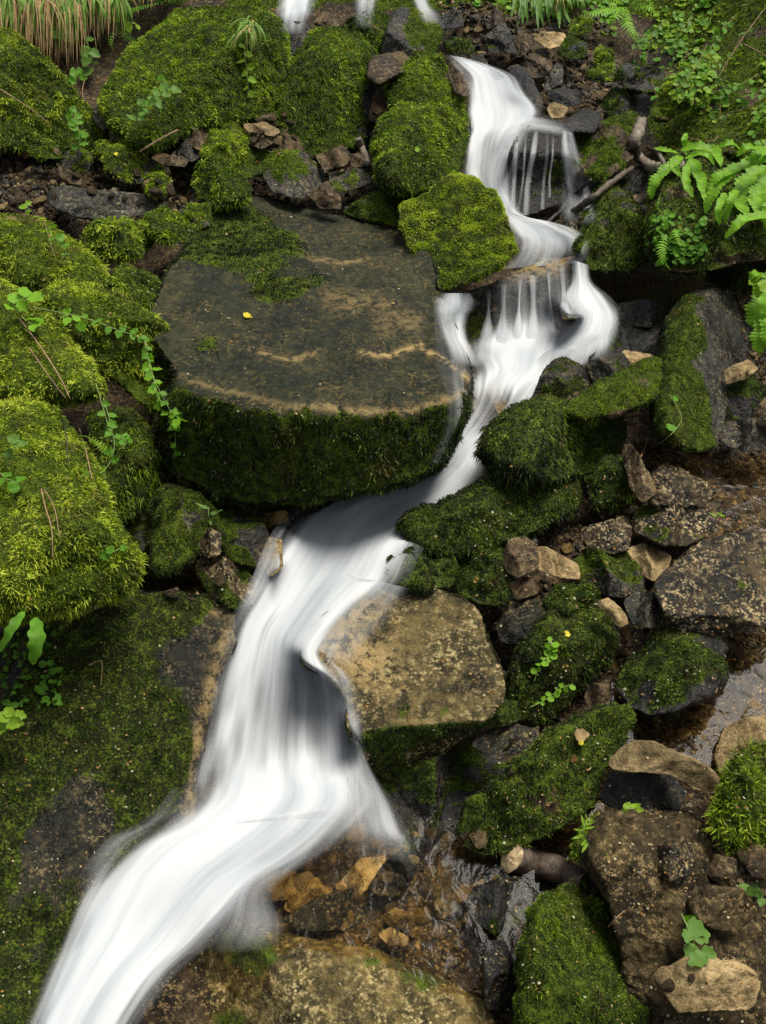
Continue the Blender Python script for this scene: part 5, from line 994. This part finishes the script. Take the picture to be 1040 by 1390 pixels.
ferns('fern', 'small fern drooping from the foot of the mossy bank block', 'fern', [([(905, 318), (898, 335), (900, 352), (910, 366)], 18), ([(915, 310), (920, 325), (930, 335)], 14), ([(900, 290), (893, 280), (897, 262)], 10)], 'fern', 'fern', lift=0.06)
ferns('fern', 'feathery light green fern at the top edge right of centre', 'fern', [([(852, 10), (830, 12), (805, 18), (783, 22)], 26), ([(852, 12), (850, 30), (862, 48), (872, 66)], 24), ([(848, 6), (820, -8), (790, -12)], 22), ([(855, 5), (875, -5), (890, 12)], 22), ([(850, 12), (838, 22), (822, 38)], 22), ([(858, 8), (880, 10), (896, 25)], 20)], 'fern', 'fern', lift=0.12, arch=.1)
ferns('fern', 'small dark fern under the hanging grass in the top left', 'fern', [([(155, 34), (168, 45), (180, 58), (188, 76)], 18), ([(150, 30), (175, 15), (200, 8), (225, 2)], 16), ([(160, 36), (150, 55), (155, 70)], 12)], 'fern', 'leaf', lift=0.1)
ferns('fern', 'tiny yellow-green fern frond in front of the shaded moss column', 'fern', [([(154, 622), (138, 606), (120, 594), (102, 590)], 18)], 'fern', 'lime', lift=0.10, arch=.04)
ferns('strap_fern', 'pair of strap leaves hanging in the dark hollow at the left edge', 'fern', [([(33, 830), (17, 852), (0, 884)], 15), ([(48, 838), (50, 868), (44, 902)], 22)], 'oval', 'leaf', lift=0.12)
ferns('broad_grass', 'drooping pale ribbon leaves at the top edge beside the tan flat rock', 'grass', [([(700 + 5 * k + (k * 7) % 5, -14), (698 + 5 * k + (k * 5) % 7, 8), (694 + 5.6 * k + (k * 11) % 9, 24 + (k * 13) % 16)], 5) for k in range(14)], 'strap', 'pale', lift=0.10)
# herbs and sprigs
sprig('herb', 'leafy herb growing from the front of the domed moss boulder', 'plant', [(180, 178), (192, 150), (210, 135), (232, 118)], 12, 15, 'oval', 'pale', seed=1)
sprig('herb', 'thin herb sprig leaning up the domed moss boulder', 'plant', [(186, 165), (205, 140), (224, 104)], 7, 12, 'lobed', 'leaf', seed=2)
sprig('herb', 'small herb hanging on the right side of the domed moss boulder', 'plant', [(336, 40), (332, 70), (336, 100), (337, 132)], 9, 12, 'lobed', 'lime', seed=3)
sprig('herb', 'small herb at the foot of the yellow-green boulder', 'plant', [(103, 212), (108, 190), (104, 165), (96, 152)], 10, 13, 'lobed', 'leaf', seed=4)
sprig('herb', 'trailing stem with pale leaves among the hanging grass', 'plant', [(20, 12), (55, 32), (78, 40), (98, 48)], 6, 17, 'lobed', 'pale', lift=.12, seed=5)
sprig('herb', 'herb with hanging leaves below the hanging grass', 'plant', [(108, 40), (120, 62), (122, 78), (126, 95)], 6, 15, 'lobed', 'pale', lift=.12, seed=6)
sprig('herb', 'sprig of lime leaves right of the hanging grass', 'plant', [(150, 22), (168, 28), (188, 34)], 6, 14, 'oval', 'lime', lift=.12, seed=7)
sprig('herb', 'two-leaved sprout over the dark gap left of the domed boulder', 'plant', [(90, 118), (100, 108), (112, 100)], 5, 14, 'oval', 'leaf', lift=.05, seed=8)
sprig('herb', 'small seedling in the rubble beside the long grey slab', 'plant', [(36, 296), (38, 284), (34, 276)], 4, 12, 'lobed', 'lime', seed=9)
sprig('herb', 'leafy spray on the flat moss hummock', 'plant', [(95, 352), (85, 335), (72, 322), (66, 308)], 8, 13, 'lobed', 'leaf', lift=.05, seed=10)
sprig('herb', 'cluster of large round leaves at the left edge on the moss hummock', 'plant', [(5, 425), (20, 412), (42, 400)], 6, 21, 'lobed', 'fern', lift=.06, seed=11)
sprig('vine', 'long green vine crossing the moss hummock and hanging before the big slab', 'vine', [(48, 418), (110, 430), (160, 448), (196, 462), (200, 485), (214, 525), (232, 560), (238, 592), (237, 622)], 34, 10, 'lobed', 'leaf', lift=.07, seed=12)
sprig('vine', 'tangled leafy vine tip dangling left of the big slab', 'vine', [(196, 462), (205, 500), (218, 545), (236, 560), (244, 575)], 18, 14, 'lobed', 'fern', lift=.09, seed=13)
sprig('herb', 'pair of lobed leaves on the green vine', 'plant', [(80, 425), (95, 432), (108, 438)], 4, 20, 'lobed', 'fern', lift=.07, seed=14)
sprig('herb', 'lobed leaf on a short stem beside the dry stems', 'plant', [(30, 430), (42, 440), (58, 444)], 3, 20, 'lobed', 'fern', lift=.07, seed=15)
sprig('vine', 'thin vine with small leaves in front of the shaded moss column', 'vine', [(130, 520), (142, 560), (152, 590), (170, 598), (176, 590)], 9, 12, 'lobed', 'leaf', lift=.08, seed=16)
sprig('vine', 'second thin vine hanging lower before the shaded moss column', 'vine', [(140, 540), (150, 575), (155, 610), (140, 640), (110, 645)], 8, 12, 'lobed', 'leaf', lift=.08, seed=17)
sprig('herb', 'sprig of blue-green leaves on the great moss cushion', 'plant', [(2, 630), (20, 612), (26, 598)], 5, 16, 'lobed', 'pale', lift=.05, seed=18)
sprig('herb', 'clover-like leaves at the left edge of the great moss cushion', 'plant', [(-2, 640), (10, 650), (25, 655)], 5, 15, 'round', 'leaf', lift=.05, seed=19)
sprig('herb', 'little three-leaved herb at the right side of the great moss cushion', 'plant', [(168, 742), (156, 748), (148, 752)], 3, 15, 'lobed', 'leaf', lift=.05, seed=20)
sprig('herb', 'clump of lime-green leaves at the left edge above the huge dark boulder', 'plant', [(-4, 1000), (8, 985), (20, 968)], 8, 20, 'lobed', 'lime', lift=.06, seed=21)
sprig('herb', 'curled pale leaf standing between the two mossy stones left of the stream', 'plant', [(288, 712), (283, 700), (284, 688)], 3, 18, 'blade', 'pale', lift=.03, seed=22)
sprig('herb', 'tiny bright sprout on the slab topping the right rubble', 'plant', [(972, 706), (974, 700), (976, 696)], 6, 11, 'blade', 'lime', lift=.02, seed=23)
sprig('herb', 'tiny sprout beside the rounded black rock', 'plant', [(842, 1100), (856, 1098), (868, 1098)], 5, 13, 'oval', 'lime', lift=.03, seed=24)
sprig('herb', 'little sprout of round leaves on the rounded mossy boulder left of the top fall', 'plant', [(560, 204), (565, 202), (570, 203)], 3, 8, 'round', 'lime', lift=.03, seed=25)
sprig('herb', 'spray of lobed leaves growing above the brown square rock at the right edge', 'plant', [(1045, 360), (1035, 378), (1028, 388)], 5, 20, 'lobed', 'lime', lift=.14, seed=26)
sprig('herb', 'sprig with pale leaves at the bottom right on the earth', 'plant', [(925, 1240), (935, 1262), (945, 1285), (962, 1300)], 6, 26, 'lobed', 'pale', lift=.04, seed=27)
sprig('herb', 'leafy sprout at the right edge of the earth hump', 'plant', [(1040, 1222), (1025, 1212), (1012, 1205)], 5, 18, 'lobed', 'pale', lift=.04, seed=28)
sprig('herb', 'green tuft beside the lower log', 'plant', [(800, 1150), (792, 1128), (800, 1110)], 14, 16, 'blade', 'lime', lift=.03, seed=29)
sprig('herb', 'low sprout on the mossy boulder with round leaves', 'plant', [(725, 925), (735, 900), (750, 885), (745, 870)], 14, 9, 'round', 'fern', hug=True, lift=.012, seed=30)
sprig('vine', 'second creeping sprout low on the mossy boulder with round leaves', 'vine', [(720, 960), (740, 950), (760, 935), (775, 930)], 12, 8, 'round', 'fern', hug=True, lift=.012, seed=31)
sprig('vine', 'yellowish stem with one leaf against the tall smooth boulder', 'vine', [(880, 610), (905, 595), (925, 570), (915, 545), (908, 535)], 2, 13, 'lobed', 'leaf', lift=.03, seed=32, smat='green')
for k, (pp, nl) in enumerate([([(1038, 12), (1010, 50), (985, 92), (978, 130), (978, 190)], 12), ([(890, 40), (878, 80), (885, 110), (893, 134)], 6), ([(960, 60), (945, 90), (930, 110), (925, 135)], 9), ([(1030, 100), (1005, 115), (985, 122), (978, 140)], 12), ([(900, 30), (880, 50), (862, 62)], 9), ([(1000, 20), (980, 40), (965, 65), (958, 90)], 12), ([(940, 20), (920, 50), (905, 70)], 10), ([(1040, 130), (1020, 128), (1008, 140)], 6)]):
    sprig('creeper', ['long pale creeper hanging down the right bank', 'thin creeper reaching the slanting trunk-like boulder', 'short creeper across the upper right bank', 'creeper with many leaves at the right edge', 'creeper beside the top fern', 'leafy creeper in the top right corner', 'creeper between fern and right bank', 'small creeper above the strap ferns'][k], 'vine', pp, nl, 10, 'lobed', 'leaf' if k % 2 else 'pale', lift=.07, seed=40 + k, smat='stem', r=.0014)
# dry stems over the moss
for lab, pp, r in [('long dry stem curving down the left moss hummocks', [(26, 432), (60, 478), (88, 525), (104, 570), (116, 610), (125, 650)], .0028), ('shorter dry stem beside the long one', [(40, 472), (66, 510), (95, 548)], .0022), ('dark thin stem hanging over the great moss cushion', [(72, 515), (84, 560), (91, 600), (92, 632)], .0018),
                   ('forked dry stem on the great moss cushion', [(56, 664), (62, 690), (70, 718), (72, 760)], .0022), ('bent dry stem at the top of the great moss cushion', [(60, 664), (74, 690), (81, 730)], .0018), ('dry twig across the yellow-green boulder', [(-5, 118), (30, 140), (55, 158), (70, 172)], .003),
                   ('straw lying on the shaggy moss hummock', [(60, 300), (66, 320), (73, 345)], .0018), ('dry straw on the flat moss hummock', [(-5, 296), (30, 298), (60, 300)], .0018), ('yellow bent straw on the huge dark boulder', [(122, 903), (138, 898), (137, 930)], .0014), ('brown twig propped in the rubble', [(190, 206), (215, 190), (242, 176)], .005),
                   ('thin red twig below the leaning slab', [(870, 620), (878, 600), (880, 565)], .003), ('pale twig on the mossy hump at the bottom', [(826, 1258), (838, 1245), (848, 1236)], .003), ('straw on the pyramid-shaped boulder neighbour', [(500, 30), (508, 36), (518, 42)], .0025), ('long bare root twig on the upper right bank', [(905, 165), (930, 185), (965, 192), (975, 184)], .003),
                   ('bare hanging root in the top left gap', [(100, -5), (108, 40), (118, 85), (112, 130), (130, 140)], .0028), ('pale stalk hanging on the right bank', [(1035, 15), (1000, 62), (975, 105)], .0018), ('straw lying in the side pool', [(905, 610), (930, 618), (955, 640)], .002), ('dry stem in the top right corner', [(1010, 60), (1030, 70), (1045, 80)], .003)]:
    C = hugging(pp, 0.02 + r); V, F = tube(C, r, r * 0.6, 6); o = put_mesh('dry_stem', V, F, WM['dark' if 'dark thin' in lab else 'stem']); tag(o, lab, 'stem')
# wood
def log(name, label, pp, r0, r1, mat='bark', lift=0.0, cutcap=False, bumpy=0.25, cat='branch', n=40):
    C = spl([pt(a, b, float(bil(lmin_D, a, b)) - l_) for a, b, l_ in pp], n); V, F = tube(C, r0, r1, 18, bumpy, 3, cap=not cutcap)
    root = plant(name, label, cat, C[0]); put_mesh('bark', V, F, WM[mat], root, C[0])
    if cutcap:
        T, Sd, Nn = frame(C); rings = [0, .3, .6, .85, 1.02]; VV = [C[0] - T[0] * 0.012]; 
        for q in rings[1:]:
            for a in range(18):
                an = 2 * math.pi * a / 18; rr = r0 * q * (1 + 0.08 * math.sin(an * 3 + q * 4)); VV.append(C[0] + (Sd[0] * math.cos(an) + Nn[0] * math.sin(an)) * rr - T[0] * (0.012 * (1 - q) + 0.004 * math.sin(an * 5 + q * 9)))
        VV = np.array(VV); i = 1 + np.arange(72).reshape(4, 18); j = np.roll(i, -1, 1)
        put_mesh('cut_end', VV, [np.stack([i[:-1], j[:-1], j[1:], i[1:]], -1).reshape(-1, 4), np.stack([np.zeros(18, int), j[0], i[0]], 1)], WM['cut'], root, C[0])
    return root
log('log', 'sawn log with pale round cut end lying beside the lower pool', [(694, 1163, .10), (730, 1172, .07), (765, 1184, .06), (800, 1200, .03)], .042, .034, 'bark', cutcap=True, cat='log')
log('branch', 'black fallen branch below the second wet boulder of the top fall', [(741, 304, .03), (758, 288, .05), (775, 268, .06), (802, 244, .05)], .010, .006, 'dark', bumpy=.5)
log('branch', 'brown fallen log behind the square mossy boulder', [(772, 292, .03), (800, 272, .05), (830, 248, .05), (858, 228, .04)], .017, .012, 'bark', bumpy=.5)
log('root', 'thick curved grey tree root beside the broad mossy boulder', [(872, 166, .06), (863, 190, .07), (866, 210, .07), (880, 224, .06), (905, 230, .03), (925, 222, .02)], .030, .020, 'root', cat='root', bumpy=.6)
log('root', 'thinner root bending over the curved grey root', [(880, 200, .05), (893, 208, .07), (902, 222, .05)], .012, .008, 'root', cat='root')
log('branch', 'short upright dark stick in the gap left of the rounded mossy boulder', [(486, 188, .06), (493, 205, .06), (500, 222, .05)], .018, .016, 'root')
# grass tussocks in the top left corner
def tussock(label, x0, x1, y0, hang, n, seed, green=0.5):
    rng = np.random.default_rng(seed); root = None
    for nm, cnt, mat in (('dry_blades', int(n * (1 - green)), 'straw'), ('green_blades', int(n * green), 'grass')):
        VV = []; FF = []; o = 0
        for k in range(cnt):
            x = rng.uniform(x0, x1); y = y0 + rng.uniform(-10, 14); d0 = float(bil(lmin_D, x, y)) - rng.uniform(0.03, 0.22); hl = hang * rng.uniform(0.5, 1.15) * (0.75 if mat == 'grass' else 1)
            dx = rng.normal() * 9; pts = pt(np.array([x, x + dx * .5, x + dx, x + dx * 1.1]), np.array([y, y - 4 + hl * .2, y + hl * .6, y + hl]), d0 - np.array([0, .05, .06, .05]))
            C = spl(pts, 7); w_ = (3.0 if mat == 'grass' else 2.0) * d0 / FPX * rng.uniform(.5, 1.3); T, Sd, Nn = frame(C); wd = (w_ * np.array([.6, 1, 1, .9, .7, .45, .05]))[:, None] / 2
            V = np.stack([C - Sd * wd, C + Sd * wd], 1).reshape(-1, 3); i = np.arange(14).reshape(7, 2) + o; FF.append(np.stack([i[:-1, 0], i[:-1, 1], i[1:, 1], i[1:, 0]], -1)); VV.append(V); o += 14
        V = np.concatenate(VV)
        if root is None: root = plant('grass_tussock', label, 'grass', V[0]); org = V[0]
        put_mesh(nm, V, [np.concatenate(FF)], LM[mat], root, org)
tussock('hanging grass tussock in the very top left corner', -20, 50, -12, 78, 420, 1, .45)
tussock('brown-bottomed hanging grass tussock right of the corner one', 45, 110, -10, 82, 420, 2, .45)
tussock('greener hanging grass tussock above the small dark fern', 100, 165, -14, 62, 360, 3, .65)
tussock('thin grass hanging on the right shoulder of the domed boulder', 330, 345, 32, 34, 40, 4, .8)
tussock('grass tuft at the top edge left of the domed boulder', 165, 260, -22, 22, 200, 5, .8)
tussock('short grass at the top edge beside the ribbon leaves', 760, 800, -14, 22, 90, 6, .9)
# small leaves spread over the right bank: too many to count
def leaf_carpet(name, label, n, region, size, mats, kinds, seed, wfun, lift=.012):
    rng = np.random.default_rng(seed)
    for mi, mat in enumerate(mats):
        VV = []; FF = []; o = 0; c = 0; tr = 0
        while c < n // len(mats) and tr < n * 12:
            tr += 1; x = rng.uniform(region[0], region[2]); y = rng.uniform(region[1], region[3])
            if rng.random() > wfun(x, y): continue
            V, F = leaf_shape(kinds[rng.integers(len(kinds))], 1.0, rng); dep = float(bil(D, x, y)); s_ = size * rng.uniform(.5, 1.3) * dep / FPX
            n_ = norm(gnormal(x, y) * .8 + CVIEW * .5 + rng.normal(size=3) * .35); d = rdir(rng); d = norm(d - (d @ n_) * n_); sd_ = np.cross(n_, d)
            VV.append(V * s_ @ np.stack([d, sd_, n_]) + pt(x, y, dep - lift * rng.uniform(.3, 2))); FF.append(F + o); o += len(V); c += 1
        V = np.concatenate(VV); ob = link(name, mesh_from(name, V, [np.concatenate(FF)], LM[mat])); tag(ob, label[mi], None, None, 'stuff')
nz2 = lambda x, y, f=.02, s=3: float(fbm(np.array([[x * f, y * f, 0]]), 1, 2, s)[0])
leaf_carpet('undergrowth', ['small dark green leaves covering the right bank', 'small pale leaves dotted over the right bank'], 520, (820, -30, 1050, 200), 10, ['leaf', 'lime'], ['lobed', 'round', 'oval'], 1, lambda x, y: max(0, .35 + 1.2 * nz2(x, y)) * (y < 40 + (x - 800) * .75))
leaf_carpet('undergrowth', ['tiny leaves in the shade at the top edge', 'tiny lime leaves at the top edge'], 260, (640, -40, 830, 30), 9, ['leaf', 'fern'], ['lobed', 'oval'], 2, lambda x, y: .7 * (y < 8 + (x - 640) * .12))
leaf_carpet('undergrowth', ['tiny round leaves under the strap ferns', 'tiny green leaves under the strap ferns'], 200, (880, 290, 960, 360), 8, ['leaf', 'leaf'], ['round'], 3, lambda x, y: max(0, .5 + nz2(x, y, .05)), .02)
leaf_carpet('undergrowth', ['tiny leaves in the dark hollow at the left edge', 'tiny round leaves in the hollow at the left edge'], 90, (-10, 850, 80, 960), 9, ['leaf', 'leaf'], ['round', 'lobed'], 4, lambda x, y: max(0, .4 + nz2(x, y, .05)), .02)
# fallen bits of leaf and bark on the moss and stone
onwater = lambda x, y: any(False for _ in ())
leaf_carpet('leaf_litter', ['tan flecks of bark and leaf lying on moss and stone', 'yellow flecks of leaf lying on moss and stone', 'brown scraps of dead leaf on the ground'], 2600, (-20, 200, 1050, 1400), 4.0, ['straw', 'white', 'dry'], ['oval', 'blade', 'blade'], 5,
  lambda x, y: (.5 if (x < 260 and y > 820) else .75 if (x > 640 and y > 620) else .35 if (200 < x < 620 and 300 < y < 560) else .15) * max(0, .55 + nz2(x, y, .03)) * (0 if inpoly(np.array([x]), np.array([y]), [(600, 90), (730, 90), (720, 250), (840, 400), (840, 480), (700, 600), (540, 790), (480, 1000), (560, 1160), (260, 1300), (60, 1420), (40, 1300), (200, 1130), (260, 900), (360, 700), (560, 620), (600, 380)])[0] else 1), .004)
for lab, x, y, sz, kd_, mt in [('yellow curled leaf on the big slab', 331, 430, 15, 'lobed', 'yellow'), ('pale leaf fragment near the back of the big slab', 350, 371, 11, 'lobed', 'white'), ('small pale leaf at the top of the big slab', 396, 337, 10, 'lobed', 'pale'), ('white leaf on the long grey slab', 168, 288, 14, 'oval', 'white'),
        ('pale leaf on top of the domed moss boulder', 271, 66, 10, 'oval', 'pale'), ('glossy green leaf on the bottom right earth', 945, 1244, 38, 'oval', 'leaf'), ('white leaf on the great moss cushion', 84, 614, 13, 'oval', 'white'), ('yellow leaf on the slanting moss-topped stone', 157, 207, 8, 'oval', 'yellow'),
        ('yellow leaf on the log-shaped boulder', 786, 1011, 10, 'oval', 'yellow'), ('tan leaf on the log-shaped boulder', 778, 1035, 13, 'oval', 'dry'), ('grey curled leaf at the top of the log-shaped boulder', 780, 998, 20, 'lobed', 'straw'), ('orange leaf on the mossy boulder with round leaves', 774, 860, 13, 'oval', 'yellow'),
        ('small green leaf beside the mossy wedge stone', 290, 330, 9, 'oval', 'leaf'), ('pink-brown leaf above the broad mossy boulder', 860, 146, 14, 'oval', 'dry')]:
    p = surf(x, y, .012); rg = np.random.default_rng(int(x)); o = put_leaf(p, rdir(rg), norm(gnormal(x, y) + CVIEW), sz * float(bil(D, x, y)) / FPX, kd_, mt); o.name = 'fallen_leaf'; tag(o, lab, 'leaf')
